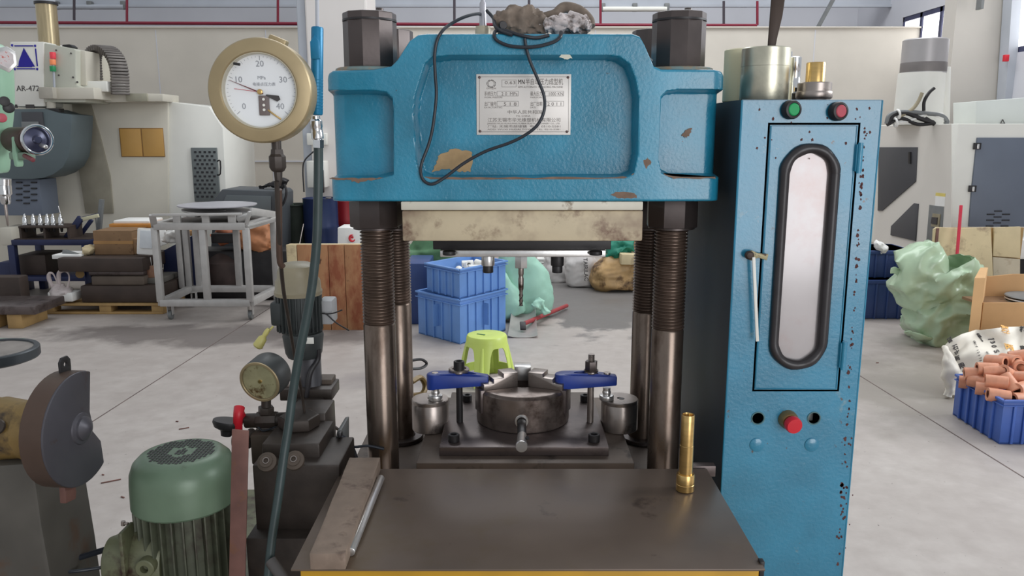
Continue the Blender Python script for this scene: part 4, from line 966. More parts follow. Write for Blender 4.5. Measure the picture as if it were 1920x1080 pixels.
# solenoid with connector and wires
pr_([(612, 868), (630, 818), (632, 808), (640, 806), (640, 860), (625, 872)], 1.72, .09, .002).part('grey_bracket', m_grey, pu)
vb(610, 850, 652, 872, 1.66, .05, m_valvetop, 'connector')
bx_(616, 852, 645, 861, 1.655, .01, .001).part('connector_label', mat('worn_label', (140, 132, 100), .6), pu)
vb(632, 812, 640, 822, 1.70, .02, m_rubber, 'wire_gland')
for pts, r_ in (([(636, 815), (652, 826), (662, 842), (668, 858)], .0045), ([(636, 822), (650, 832), (658, 846), (662, 858)], .0022), ([(640, 834), (665, 838), (690, 836), (720, 842)], .0032), ([(483, 800), (495, 808), (520, 800), (536, 806)], .002)):
    MB().tube([P(x, y, 1.72) for x, y in pts], r_, 8, 6).part('wire', m_cord, pu)
MB().tube([P(x, y, 1.80) for x, y in ((478, 816), (495, 804), (515, 800), (532, 802))], .0014, 8, 6).part('wire', m_drum, pu)
MB().tube([P(x, y, 1.95) for x, y in ((628, 801), (636, 806), (650, 812), (652, 815))], .004, 8, 4).part('spring_end', m_wornst, pu)
# small pressure gauge on a tee, with red lever valve
g0 = P(487, 716, 1.70); gd2 = Vector((-.22, -.93, -.16)).normalized()
rr_ = 41 * S(g0)
MB().lathe([(0, -.055), (rr_ * .97, -.055), (rr_, -.05), (rr_, -.004), (rr_ * .97, 0), (rr_ * .9, .001), (rr_ * .86, -.003), (0, -.003)], g0, gd2, 48).part('small_gauge_case', mat('dark_gauge_case', (76, 78, 78), .4, .3, .15, 12), pu)
MB().ring(g0 + gd2 * -.001, g0 + gd2 * .003, rr_ * .99, rr_ * .87, 48, .0008).part('small_gauge_rim', m_gaugebr, pu)
MB().cyl(g0 + gd2 * -.0035, g0 + gd2 * -.002, rr_ * .88, seg=40).part('small_gauge_glass', mat('oily_gauge_glass', (164, 158, 124), .25, .2, .25, 22, spots=[((96, 76, 50), 30, .56, .66)]), pu)
MB().cyl(g0 + gd2 * -.002, g0 + gd2 * .001, .004, seg=12).part('small_gauge_hub', m_brass, pu)
v = P(499, 780, 1.735); v2 = P(499, 748, 1.735)
MB().cyl(v, v2, .011, seg=16).cyl(P(499, 775, 1.735), P(499, 762, 1.735), .018, seg=6, bev=.002).part('gauge_stem', m_valve, pu, 30)
MB().cyl(P(460, 789, 1.735), P(548, 786, 1.735), .0165, seg=20, bev=.002).cyl(P(482, 788, 1.735), P(520, 787, 1.735), .020, seg=8, bev=.002).part('tee_pipe', m_valve, pu, 30)
MB().tube([P(449, 764, 1.70), P(447, 776, 1.69), P(446, 792, 1.69), P(447, 815, 1.70)], lambda s: .012 - .003 * s, 14, 5).cyl(P(449, 772, 1.72), P(456, 787, 1.74), .010, seg=16).part('red_valve_handle', m_red, pu)
MB().lathe([(0, 0), (.010, 0), (.012, .012), (.025, .020), (.029, .030), (.028, .036), (0, .038)], P(424, 817, 1.70), (.15, .1, 1), 32, sx=1.15).part('black_cap', m_black, pu)
MB().lathe([(0, 0), (.011, 0), (.011, .004), (0, .005)], P(470, 812, 1.72), (.8, -.5, .2), 20).part('hex_nut', m_wornst, pu)
MB().cyl(P(438, 826, 1.72), P(470, 826, 1.72), .018, seg=20, bev=.002).part('pipe_coupling', m_valve, pu)
# block with bright chips and coolant style motor above
bx_(524, 730, 622, 752, 1.88, .09, .003).part('manifold_plate', m_valve, pu)
bx_(590, 712, 622, 726, 1.92, .05, .003).part('manifold_lug', m_valvetop, pu)
vb(524, 715, 545, 735, 1.90, .05, m_wornst, 'chip_heap')
bx_(540, 750, 606, 800, 1.86, .10, .004).part('pump_foot', m_valve, pu)
pm = P(578, 600, 1.92)
def py(y): return P(578, y, 1.92).z
kk = S(pm)
MB().cyl((pm.x, 1.92, py(770)), (pm.x, 1.92, py(655)), 20 * kk, seg=32).part('pump_tube', mat('grey_tube', (92, 92, 96), .4, .4, .15, 14), pu)
MB().tube([P(598, 655, 1.90), P(596, 675, 1.90), P(582, 700, 1.885), P(575, 745, 1.88)], .006, 10, 6).part('pump_lead', m_rubber, pu)
MB().lathe([(0, py(668)), (30 * kk, py(668)), (34 * kk, py(660)), (38 * kk, py(628)), (36 * kk, py(622)), (0, py(622))], (P(569, 640, 1.92).x, 1.92, 0), seg=40).part('pump_flange', m_dkmotor, pu)
MB().lathe([(0, py(632)), (30 * kk, py(632)), (36 * kk, py(612)), (38 * kk, py(608)), (38 * kk, py(548)), (0, py(548))], (P(562, 600, 1.92).x, 1.92, 0), seg=40).part('pump_motor_body', m_dkmotor, pu)
pmx = P(562, 600, 1.92).x
for k in range(26):
    a_ = 2 * math.pi * k / 26; d = Vector((math.cos(a_), math.sin(a_), 0))
    MB().box(Vector((pmx, 1.92, (py(548) + py(618)) / 2)) + d * 39.5 * kk, (.008, .0028, abs(py(548) - py(618))), .0006, R3(0, 0, math.degrees(a_))).part('cooling_fin', m_dkmotor, pu)
MB().lathe([(0, py(492)), (24 * kk, py(493)), (32 * kk, py(498)), (36 * kk, py(508)), (37 * kk, py(520)), (41 * kk, py(526)), (42 * kk, py(542)), (44 * kk, py(545)), (43 * kk, py(552)), (0, py(552))][::-1], (pmx, 1.92, 0), seg=48).part('pump_motor_cap', m_khaki, pu)
bx_(506, 568, 532, 612, 1.88, .05, .006).part('pump_terminal_box', m_dkmotor, pu)
bx_(570, 633, 588, 645, 1.875, .003, .0006).part('pump_label', m_white, pu)
bx_(597, 564, 623, 609, 1.93, .06, .005).part('pump_side_box', mat('light_grey_box', (190, 190, 192), .5), pu, label='light grey side box')
MB().tube([P(600, 588, 1.92), P(612, 589, 1.92), P(630, 605, 1.92), P(655, 620, 1.92)], .0018, 8, 3).tube([P(603, 588, 1.92), P(622, 588, 1.92), P(642, 581, 1.92)], .0016, 8, 3).part('side_wire', m_rubber, pu)
# yellow plug dangling from the terminal box
MB().tube([P(512, 612, 1.88), P(505, 620, 1.87), P(500, 628, 1.86)], .0025, 8, 4).lathe([(0, 0), (.004, 0), (.0065, .010), (.0055, .022), (.0105, .028), (.0125, .050), (.009, .054), (0, .055)], P(504, 616, 1.86), (-.55, -.1, -.85), 20).thing('cable_plug', m_poly, 'pale yellow cable plug dangling below the small pump motor', 'plug')
# rusty angle bar standing before the unit
_u = (P(451, 806, 1.38) - P(445, 1080, 1.38)); MB().bar(P(451, 806, 1.38) - _u * 2.1, P(451, 806, 1.38), 31 * S(P(450, 900, 1.38)), .004, .001, up=(0, 1, 0)).thing('flat_bar', m_rusty, 'upright rust red flat bar right of the green motor', 'bar')
MB().cyl(P(508, 1052, 1.34), P(550, 1110, 1.30), .011, seg=24).thing('steel_tube', mat('dim_tube_steel', (92, 88, 86), .45, .4), 'slanting grey tube end at the bottom beside the table corner', 'tube')

# ------------------------------------------------------------------ grinder, bottom left
gn = thing('bench_grinder', 'old pedestal grinder with dark sheet metal wheel guard at lower left', 'grinder', (-1.0, 1.35, 0))
wc_ = P(153, 803, 1.36); wn = Vector((.995, -.10, .02)).normalized()
wxv = Vector((.10, .995, 0)).normalized(); wzv = Vector((0, 0, 1))
k_ = S(wc_); Rw = 108 * k_
gp = []
for k in range(31):
    a_ = math.radians(66 + (294 + 8 - 66) * k / 30); gp.append((Rw * math.cos(a_), Rw * math.sin(a_)))
gp += [(Rw * .50, -Rw * .42 - .0), (Rw * .30, -Rw * .15), (Rw * .30, Rw * .1), (Rw * .28, Rw * .22)]
Mx = flatM(wc_ - wn * .042, wxv, wzv)
MB().prism(gp, .042, Mx, .0025).part('wheel_guard', m_guard, gn, 30)
rm = [(Rw * 1.004 * math.cos(math.radians(a_)), Rw * 1.004 * math.sin(math.radians(a_))) for a_ in range(72, 296, 8)]
MB().prism(rm + [(p[0] * .985, p[1] * .985) for p in reversed(rm)], .039, Mx).part('guard_band', m_guardrim, gn, 30)
MB().lathe([(0, 0), (.030, 0), (.028, .004), (.022, .006), (.021, .010), (.012, .016), (.006, .019), (0, .020)], wc_ - wn * .002, wn, 40).part('guard_hub', m_guard, gn)
MB().prism([(-.013, -.02), (.013, -.02), (.015, .0), (.015, .014), (.008, .022), (-.008, .022), (-.015, .014), (-.015, 0)], .004, flatM(wc_ - wn * .03 + wxv * .012 + wzv * (Rw + .004), wxv, wzv), .001, holes=[circ(0, .008, .004, 12)]).part('guard_ear', m_black, gn)
MB().prism([(-.016, -.018), (.012, -.022), (.016, -.01), (.014, .012), (-.014, .014)], .012, flatM(wc_ - wn * .03 - wxv * .022 - wzv * (Rw + .006), wxv, wzv), .002).part('lower_ear', m_rusty, gn)
ax = wc_ - wn * .05; sd = Vector((-.86, .0, 0)).normalized()
ax = Vector((P(75, 806, 1.44).x, 1.44, P(60, 806, 1.44).z))
MB().lathe([(0, -.02), (.046, -.02), (.052, .0), (.056, .012), (.057, .02), (.053, .022), (.054, .026), (.058, .06), (.060, .075), (.056, .078), (.058, .084), (.062, .18), (0, .18)], ax, (-1, .12, 0), 44).part('spindle_housing', m_ochre, gn)
MB().lathe([(0, 0), (.014, 0), (.013, .004), (.008, .004), (.007, .001), (0, .001)], ax + Vector((-.045, -.05, .025)), (0, -.9, .45), 20).part('oil_plug', m_valve, gn)
q = [(0, 872), (60, 868), (66, 900), (78, 985), (96, 1085), (110, 1180), (-120, 1180), (-60, 870)]
pr_(q, 1.40, .17, .008).part('pedestal', m_ped, gn)
MB().span((-1.35, 1.30, 0), (-.92, 1.62, .45), .01).part('pedestal_base', m_ped, gn)
MB().tube([P(85, 1062, 1.46), P(140, 1048, 1.5), P(205, 1028, 1.5)], .006, 10, 6).thing('power_cable', m_cord, 'thicker dark cable between grinder pedestal and pump motor', 'cable')
MB().tube([P(88, 1068, 1.42), P(130, 1072, 1.46), P(205, 1062, 1.5)], .0035, 10, 6).thing('power_cable', m_cord, 'thin dark cable below the thicker one between grinder and pump motor', 'cable')

# ------------------------------------------------------------------ drill press, left edge
dr_ = thing('drill_press', 'mint green drill press cut off by the left edge', 'drill press', (-1.6, 2.3, 0))
Yd = 2.25
MB().loft([(P(-40, 321, Yd), .055, .045), (P(-40, 312, Yd), .074, .05), (P(-40, 260, Yd), .076, .052), (P(-40, 190, Yd), .085, .055), (P(-42, 120, Yd), .084, .055), (P(-44, 92, Yd), .076, .05), (P(-46, 80, Yd), .04, .03)], 40, 5, 3.0).part('head', m_drill, dr_)
MB().prism([(-.006, -.02), (.016, -.032), (.036, -.012), (.036, .02), (.018, .034), (-.006, .028)], .003, flatM(P(1, 112, 2.135), (.92, .38, 0), (0, 0, 1)), .001).part('badge_frame', m_steel, dr_)
MB().prism([(-.002, -.012), (.015, -.022), (.030, -.008), (.030, .014), (.017, .024), (-.002, .018)], .001, flatM(P(1, 112, 2.135) + Vector((.0015, -.0035, 0)), (.92, .38, 0), (0, 0, 1))).part('badge', mat('badge_print', (206, 196, 196), .4, 0, .1, 60, spots=[((196, 90, 80), 60, .58, .62)]), dr_)
v = P(9, 398, Yd)
MB().cyl(P(8, 357, Yd), P(8, 335, Yd), .0175, seg=28).part('quill', m_chrome, dr_)
MB().lathe([(0, P(8, 383, Yd).z), (.010, P(8, 383, Yd).z), (.013, P(8, 379, Yd).z), (.0135, P(8, 368, Yd).z), (.018, P(8, 364, Yd).z), (.0185, P(8, 348, Yd).z), (.014, P(8, 346, Yd).z), (0, P(8, 346, Yd).z)], (P(10, 370, Yd).x, Yd, 0), seg=36).part('chuck', m_chrome, dr_)
MB().lathe([(0, P(11, 425, Yd).z), (.003, P(11, 422, Yd).z), (.004, P(11, 400, Yd).z), (.004, P(11, 382, Yd).z), (0, P(11, 382, Yd).z)], (P(12, 400, Yd).x, Yd, 0), seg=12).part('drill_bit', m_wornst, dr_)
hc = P(70, 262, 2.12); hn = Vector((.75, -.66, 0)).normalized()
MB().torus(hc, hn, .036, .0042, 48, 10).part('handwheel', m_chrome, dr_)
MB().lathe([(0, -.008), (.034, -.006), (.034, -.003), (.012, .004), (.008, .010), (0, .010)], hc - hn * .006, hn, 36).part('wheel_web', mat('dark_blue_enamel', (60, 62, 84), .3, .4, .2, 40), dr_)
MB().cyl(hc + hn * .004 + Vector((.006, 0, -.014)), hc + hn * .034 + Vector((.008, 0, -.018)), .0052, seg=14, bev=.001).part('crank_knob', m_steel, dr_)
MB().cyl(P(52, 262, 2.2), hc - hn * .008, .022, seg=24, bev=.002).cyl(P(24, 262, 2.24), P(58, 262, 2.19), .034, seg=24, bev=.003).part('feed_gearbox', mat('brown_gearbox', (76, 60, 54), .5, .2, .2, 12), dr_)
MB().box(P(42, 292, 2.2), (.045, .05, .02), .004).part('gearbox_foot', mat('grey_green_casting', (118, 140, 122), .5), dr_)
MB().cyl(P(46, 292, 2.14), P(62, 300, 2.10), .006, seg=14, bev=.001).part('red_lever_tip', mat('dark_red_lever', (112, 52, 58), .5), dr_)
pr_([(20, 256), (27, 256), (33, 308), (32, 314), (26, 312), (22, 290)], 2.17, .03, .004).part('guide_rib', m_drill, dr_)
MB().lathe([(0, 0), (.012, 0), (.013, .004), (.012, .012), (0, .014)], P(8, 190, 2.15), (.6, -.8, 0), 24).lathe([(0, 0), (.014, 0), (.014, .010), (.010, .012), (0, .012)], P(16, 202, 2.16), (.6, -.8, 0), 24).part('switch_knob', m_black, dr_)
MB().cyl(P(0, 221, 2.17), P(4, 221, 2.14), .012, seg=20, bev=.002).part('red_switch', m_redf, dr_)
tc_ = G(-22, 642, .90)
zt3 = .90
tcx, tcy = P(-22, 650, 2.2).x, 2.2
MB().lathe([(0, zt3 - .035), (.11, zt3 - .035), (.124, zt3 - .03), (.127, zt3 - .026), (.127, zt3 - .003), (.124, zt3), (.112, zt3), (.110, zt3 - .006), (0, zt3 - .006)], (tcx, tcy, 0), seg=72).part('round_table', mat('drill_table_rim', (58, 62, 66), .4, .4, .15, 9), dr_)
MB().cyl((tcx, tcy, zt3 - .0058), (tcx, tcy, zt3 - .0045), .111, seg=64).part('table_face', mat('dusty_table_face', (146, 138, 132), .5, .4, .2, 12, spots=[((60, 52, 50), 9, .56, .64)]), dr_)
MB().cyl((tcx - .22, 2.42, 0), (tcx - .22, 2.42, 1.75), .038, seg=32).part('column', m_steel, dr_)
MB().span((tcx - .25, tcy - .02, zt3 - .07), (tcx - .05, 2.46, zt3 - .034), .005).part('table_arm', m_drill, dr_)
MB().span((tcx - .3, 2.3, P(-20, 320, 2.3).z), (tcx - .08, 2.5, P(-20, 90, 2.3).z), .02).part('motor_bracket', m_drill, dr_)
MB().span((tcx - .55, 2.2, 0), (tcx - .12, 2.6, .05), .01).part('base', m_ped, dr_)

# ------------------------------------------------------------------ big machining centre, far left
cn = thing('milling_machine', 'large off-white milling machine with triangle sign and round tower at left', 'machine', (-3.6, 8.0, 0))
Ym = 8.4
pr_([(-40, 190), (105, 190), (315, 190), (315, 640), (-40, 640)], Ym, 1.2, .01).part('enclosure', m_offw, cn)
pr_([(315, 190), (392, 200), (418, 240), (425, 380), (425, 600), (315, 600)], Ym + .03, 1.0, .01).part('side_enclosure', m_white, cn)
bx_(225, 240, 307, 294, Ym - .012, .012, .002).part('window_frame', mat('brown_frame', (150, 112, 62), .5), cn)
for x0, x1 in ((226.5, 265), (267.5, 306)): bx_(x0, 241.5, x1, 293, Ym - .018, .01, .001).part('amber_pane', m_amber, cn)
pr_([(134, 190), (168, 190), (186, 250), (206, 330), (212, 400), (160, 400), (145, 300)], Ym - .02, .02, .002).part('painted_shadow_stripe', mat('shadow_taupe', (150, 144, 128), .5), cn)  # diagonal shadow on the enclosure, laid on as a thin darker sheet
bx_(177, 190, 179, 600, Ym - .003, .003).part('panel_seam', m_grey, cn)
# grilled door with handle
bx_(361, 277, 409, 378, Ym, .03, .003).part('grilled_door', m_grill, cn)
gh = MB()
for j in range(12):
    for i in range(5):
        x = 366 + i * 9 + (4.5 if j % 2 else 0); y = 285 + j * 7.6
        if x < 406: gh.box(P(x, y, Ym - .002), (.024, .004, .020), .0)
gh.part('grill_slots', m_grillhole, cn, None, kind='stuff')
MB().tube([P(408, 302, Ym - .01), P(413, 302, Ym - .05), P(413, 326, Ym - .05), P(408, 328, Ym - .01)], .008, 8, 2).part('door_handle', m_black, cn)
# spindle head
Yh = 7.9
pr_([(18, 78), (82, 78), (82, 200), (18, 200)], Yh, .35, .012).part('head_cover', m_white, cn)
pr_([(80, 80), (138, 91), (142, 94), (142, 160), (160, 165), (160, 192), (80, 192)], Yh + .01, .6, .01).part('head_side', mat('head_side_paint', (192, 192, 178), .5, 0, .04, 3), cn)
pr_([(136, 93), (160, 95), (162, 160), (136, 160)], Yh + .10, .5, .01).part('head_side', m_offw, cn)
bx_(118, 152, 200, 172, Yh + .12, .4, .008).part('chain_shelf', m_white, cn)
bx_(98, 164, 176, 186, Yh - .03, .5, .008).part('lower_ledge', m_offw, cn)
bx_(72, 163, 99, 185, Yh - .10, .25, .006).part('ledge_end', mat('ledge_taupe', (178, 172, 160), .5), cn)
pr_([(170, 178), (195, 174), (305, 176), (305, 190), (200, 192)], Yh + .3, .4, .006).part('top_cover', m_offw, cn)
bx_(236, 175, 276, 190, Yh + .28, .2, .004).part('top_cover_end', mat('olive_grey_cover', (160, 156, 138), .5), cn)
MB().cyl(P(96, 203, Yh + .05), P(96, 184, Yh + .05), .04, seg=24).part('spindle_neck', m_offw, cn)
bx_(84, 203, 110, 212, Yh, .1, .004).part('neck_collar', m_black, cn)
# triangle sign
MB().prism([(P(x, y, Yh).x, P(x, y, Yh).z) for x, y in ((35, 124), (36, 115), (45, 90), (66, 125))], .003, Matrix(((1, 0, 0, 0), (0, 0, 1, Yh - .006), (0, 1, 0, 0), (0, 0, 0, 1)))).part('triangle_sign', m_bluesign, cn, None)
sg = MB()
for a_, b_ in (((27, 86), (62, 86)), ((66.5, 91), (70, 124)), ((31, 129), (66, 129)), ((32, 125), (60, 125))):
    sg.bar(P(*a_, Yh - .003), P(*b_, Yh - .003), .011, .003, up=(0, 1, 0))
for x, y in ((23, 85), (66, 86), (70, 129.5), (28, 129.5)): sg.cyl(P(x, y, Yh - .004), P(x, y, Yh), .012, seg=12)
sg.part('sign_border', m_bluesign, cn, None)
v = P(31, 170.5, Yh - .003)
text('AR-472', .072, flatM(v, (1, 0, 0), (0, 0, 1)), .0006, sx=1.0).part('model_lettering', m_print, cn, None)
for x, y, r_ in ((105, 94, .008), (133, 100, .008), (137, 145, .009), (145, 154, .01), (110, 141, .008)): MB().cyl(P(x, y, Yh + .002), P(x, y, Yh + .02), r_, seg=10).part('cover_bolt', m_print, cn)
pr_([(117, 84), (130, 83), (136, 88), (134, 92), (116, 88)], Yh + .08, .1, .002).part('top_handle', m_black, cn)
# signal tower light
for y0, y1, mm in ((98, 110, m_lite_r), (111.5, 121.5, m_lite_o), (124, 134, m_lite_g)): MB().cyl(P(99.5, y1, Yh - .02), P(98.5, y0, Yh - .02), .0265, seg=20, bev=.002).part('signal_lamp', mm, cn)
MB().cyl(P(102, 164, Yh - .02), P(99, 98, Yh - .02), .010, seg=12).part('signal_stem', m_beam, cn)
# round tower column
MB().cyl(P(93, 88, Yh + .25), P(86, 8, Yh + .25), .093, seg=36).part('tower_column', mat('brassy_steel_column', (176, 160, 128), .3, .7, .15, 6, stretch=(5, 5, .6)), cn)
MB().ring(P(86.5, 9, Yh + .25), P(86, 4, Yh + .25), .105, .07, 36).part('column_band', m_black, cn)
MB().cyl(P(86, 4, Yh + .25), P(86, -20, Yh + .25), .08, seg=24).part('column_top', m_beam, cn)
# arched cable chain
arc = [(176, 150), (174, 130), (173, 110), (178, 96), (192, 90), (206, 96), (218, 112), (224, 135), (225, 158), (226, 178)]
WV = Vector((.75, .66, 0))
cp_ = smooth_path([P(x, y, Yh + .35 - max(0, (x - 180)) * .003) for x, y in arc], 4)
for i in range(len(cp_) - 1):
    a_, b_ = cp_[i], cp_[i + 1]; d = (b_ - a_).normalized(); nrm = d.cross(Vector((0, 1, 0)))
    MB().bar(a_ + Vector((0, -.0, 0)), b_ - d * .006, .17 if i < 12 else .12, .05, .006, up=(0, 1, 0.001)) if False else None
    m_ = MB(); dd = (d - WV * d.dot(WV)).normalized(); M = Matrix((WV.cross(dd).normalized(), WV, dd)).transposed().to_4x4()
    m_.box((a_ + b_) / 2, (.055, .165, (b_ - a_).length * .86), .005, M)
    m_.part('chain_link', mat('chain_link_grey', (104, 98, 94), .45, .3, .15, 12) if i == 0 else bpy.data.materials['chain_link_grey'], cn)
# blue-grey saddle with rounded corner and grill
pr_([(-30, 205), (84, 204), (110, 212), (135, 215), (134, 240), (132, 270), (128, 295), (118, 314), (100, 327), (80, 334), (60, 336), (-30, 336)], 7.86, .4, .006).part('saddle_casting', m_bluegrey, cn)
bx_(42, 210, 81, 258, 7.84, .03, .004).part('dark_cover', m_dkwin, cn)
bx_(41, 228, 72, 258, 7.82, .03, .004).part('light_cover', m_grey, cn)
bx_(-30, 336, 77, 404, 7.95, .3, .004).part('grill_panel', m_slate, cn)
gh = MB()
for j in range(8):
    for i in range(3):
        x = 36 + i * 14; y = 342 + j * 5.6
        if (i + j) % 2 == 0: gh.box(P(x, y, 7.945), (.056, .02, .014))
gh.part('grill_slots', m_grillhole, cn, None, kind='stuff')
bx_(24, 196, 32, 202, Yh - .005, .01).part('black_label', m_print, cn, None)
bx_(48, 196, 64, 203, Yh - .005, .01).part('black_label', m_print, cn, None)
# ------------------------------------------------------------------ storage area at the left back
def cart_bar(m_, a_, b_, w_=.04): return m_.bar(a_, b_, w_, w_, .004)
# tool bench with a row of tool holders
be = thing('tool_bench', 'low navy blue steel bench at the left holding a row of tool holders', 'bench', (P(90, 560, 7.3).x, 7.5, 0))
zb_ = P(100, 450, 7.3).z
MB().span((P(20, 450, 7.3).x, 7.3, zb_ - .05), (P(168, 450, 7.3).x, 7.8, zb_), .006).part('bench_top', m_navy, be)
MB().span((P(24, 450, 7.3).x, 7.32, zb_), (P(166, 450, 7.3).x, 7.78, zb_ + .006)).part('top_mat', m_dkwood, be)
for x in (24, 162):
    for y in (7.33, 7.75): MB().span((P(x, 500, 7.3).x - .03, y - .03, 0), (P(x, 500, 7.3).x + .03, y + .03, zb_ - .05), .004).part('leg', m_navy, be)
MB().span((P(24, 450, 7.3).x, 7.32, P(90, 522, 7.3).z - .03), (P(166, 450, 7.3).x, 7.78, P(90, 520, 7.3).z), .004).part('shelf', m_navy, be)
rk = thing('tool_rack', 'dark wooden rack on the navy bench with a row of chromed tool holders', 'rack', (P(80, 445, 7.35).x, 7.4, zb_ + .006))
MB().span((P(36, 446, 7.35).x, 7.35, P(80, 428, 7.35).z), (P(130, 446, 7.35).x, 7.6, P(80, 424, 7.35).z), .004).part('rack_board', m_dkwood, rk)
for x in (38, 83, 128): MB().span((P(x, 446, 7.35).x - .01, 7.36, zb_ + .006), (P(x, 446, 7.35).x + .01, 7.59, P(80, 427, 7.35).z)).part('rack_foot', m_dkwood, rk)
first = None
for k, x in enumerate((48, 64, 77, 90, 101, 115)):
    v = Vector((P(x, 424, 7.42).x, 7.42, P(80, 424, 7.42).z + .001))
    if first is None:
        t = thing('tool_holder', 'x', 'tool holder', v, 'chromed tool holders in the rack')
        MB().lathe([(0, 0), (.026, 0), (.028, .004), (.028, .016), (.022, .02), (.022, .06), (.019, .068), (.019, .082), (.011, .09), (.007, .112), (0, .114)], v, (0, 0, 1), 24).part('holder_body', m_chrome, t)
        MB().cyl(v + Vector((0, 0, -.001)), v - Vector((0, 0, .055)), .018, .009, seg=16).part('taper', m_black, t)
        first = t
    else: t = dup(first, v)
    t['label'] = ['leftmost chromed tool holder in the rack on the navy bench', 'second chromed tool holder from the left in the rack', 'third chromed tool holder from the left in the rack', 'fourth chromed tool holder from the left in the rack', 'fifth chromed tool holder from the left in the rack', 'rightmost chromed tool holder in the rack, with the needle tip'][k]
MB().cyl(P(113, 400, 7.42), P(109, 386, 7.42), .003, seg=8).part('needle_tip', m_chrome, t)
# blue lever tool leaning behind the rack
MB().bar(P(126, 446, 7.5), P(152, 408, 7.5), .06, .04, .006, up=(0, 1, 0)).bar(P(150, 442, 7.65), P(172, 412, 7.65), .035, .03, .004, up=(0, 1, 0)).bar(P(148, 411, 7.52), P(186, 402, 7.55), .03, .02, .004, up=(0, 1, 0)).thing('pallet_lever', m_navy, 'dark blue levers leaning up right of the tool rack', 'lever')
MB().bar(P(150, 412, 7.5), P(185, 404, 7.5), .035, .025, .004, up=(0, 1, 0)).thing('grease_rod', mat('cream_rod', (206, 200, 170), .5), 'pale cream stick lying across the dark blue levers', 'stick')
MB().bar(P(185, 440, 7.85), P(191, 374, 7.85), .04, .04, .004).thing('steel_post', m_grey, 'thin upright grey post right of the dark blue levers', 'post')
bx_(0, 427, 22, 460, 7.82, .3, .01).thing('metal_box', m_offw, 'plain off-white box behind the left end of the navy bench', 'box')
for i, (x0, y0, x1, y1, mm, lab) in enumerate(((34, 478, 86, 516, m_dkwood, 'dark dusty carton on the lower shelf of the navy bench'), (0, 492, 22, 560, m_navy, 'dark blue bin left of the navy bench'))):
    bx_(x0, y0, x1, y1, 7.42, .35, .01).thing('storage_box', mm, lab, 'box')
# dark slab on timber blocks, far left front
MB().span((P(-60, 560, 6.15).x, 6.08, .115), (P(74, 560, 6.15).x, 6.5, .185), .01).thing('steel_slab', m_plate, 'dark rusty steel slab on timber blocks at the left edge', 'slab')
for x0, x1, lab in ((-40, -5, 'left timber block under the dark steel slab'), (14, 42, 'right timber block under the dark steel slab')):
    MB().span((P(x0, 610, 6.1).x, 6.1, 0.0), (P(x1, 610, 6.1).x, 6.45, .113), .006).thing('timber_block', m_timber, lab, 'timber')
MB().span((P(-60, 500, 6.6).x, 6.55, 0), (P(40, 500, 6.6).x, 6.68, .33), .01).thing('dark_beam', m_dkwood, 'dark beam standing behind the steel slab at the left edge', 'beam')
# pallet with stacked dark timbers
py_ = 6.6
pa = thing('pallet', 'worn wooden pallet under the stack of dark timbers', 'pallet', (P(200, 580, py_).x, 6.7, 0))
px0_, px1_ = P(78, 580, py_).x, P(304, 580, py_).x
for i in range(6): MB().span((px0_, py_ + i * .15, .075), (px1_, py_ + i * .15 + .11, .092), .003).part('top_plank', m_timber, pa)
for x in (88, 196, 294):
    for y in (py_ + .01, py_ + .36, py_ + .72):
        v = P(x, 580, py_).x; MB().span((v - .05, y, .02), (v + .05, y + .12, .075), .004).part('block', m_timber, pa)
for y in (py_ + .01, py_ + .36, py_ + .72): MB().span((px0_, y, 0), (px1_, y + .1, .02), .002).part('bottom_plank', m_timber, pa)
def stackbeam(x0, x1, y0, y1, Y, dep, mm, lab, name='timber_beam', cat='timber', z0=None):
    a_ = P(x0, 500, Y).x; b_ = P(x1, 500, Y).x; zlo = P(200, y1, Y).z if z0 is None else z0; zhi = P(200, y0, Y).z
    MB().span((a_, Y, zlo), (b_, Y + dep, zhi), .012).thing(name, mm, lab, cat); return zhi
z1_ = stackbeam(146, 300, 536, 566, 6.64, .5, m_dkwood, 'dark greasy bottom timber of the stack on the pallet', z0=.093)
z2_ = stackbeam(168, 268, 518, 536, 6.66, .4, mat('grey_timber', (96, 84, 74), .65, 0, .2, 5), 'greyer middle timber of the stack on the pallet', z0=z1_ + .001)
z3_ = stackbeam(164, 268, 508, 517, 6.68, .4, m_plate, 'thin dark sheet above the middle timber of the stack', 'steel_sheet', 'sheet', z0=z2_ + .001)
z4_ = stackbeam(108, 268, 484, 508, 6.62, .5, m_dkwood, 'long dark top timber of the stack carrying the cartons', z0=z3_ + .001)
MB().span((P(132, 540, 6.6).x, 6.84, .093), (P(144, 540, 6.6).x, 7.05, z3_), .006).thing('timber_post', m_navy, 'short dark blue upright under the left end of the top timber', 'post')
MB().cyl(P(150, 514, 6.8), P(150, 514, 7.0), .035, seg=20).thing('wood_roll', m_timber, 'small round timber end under the top timber', 'timber')
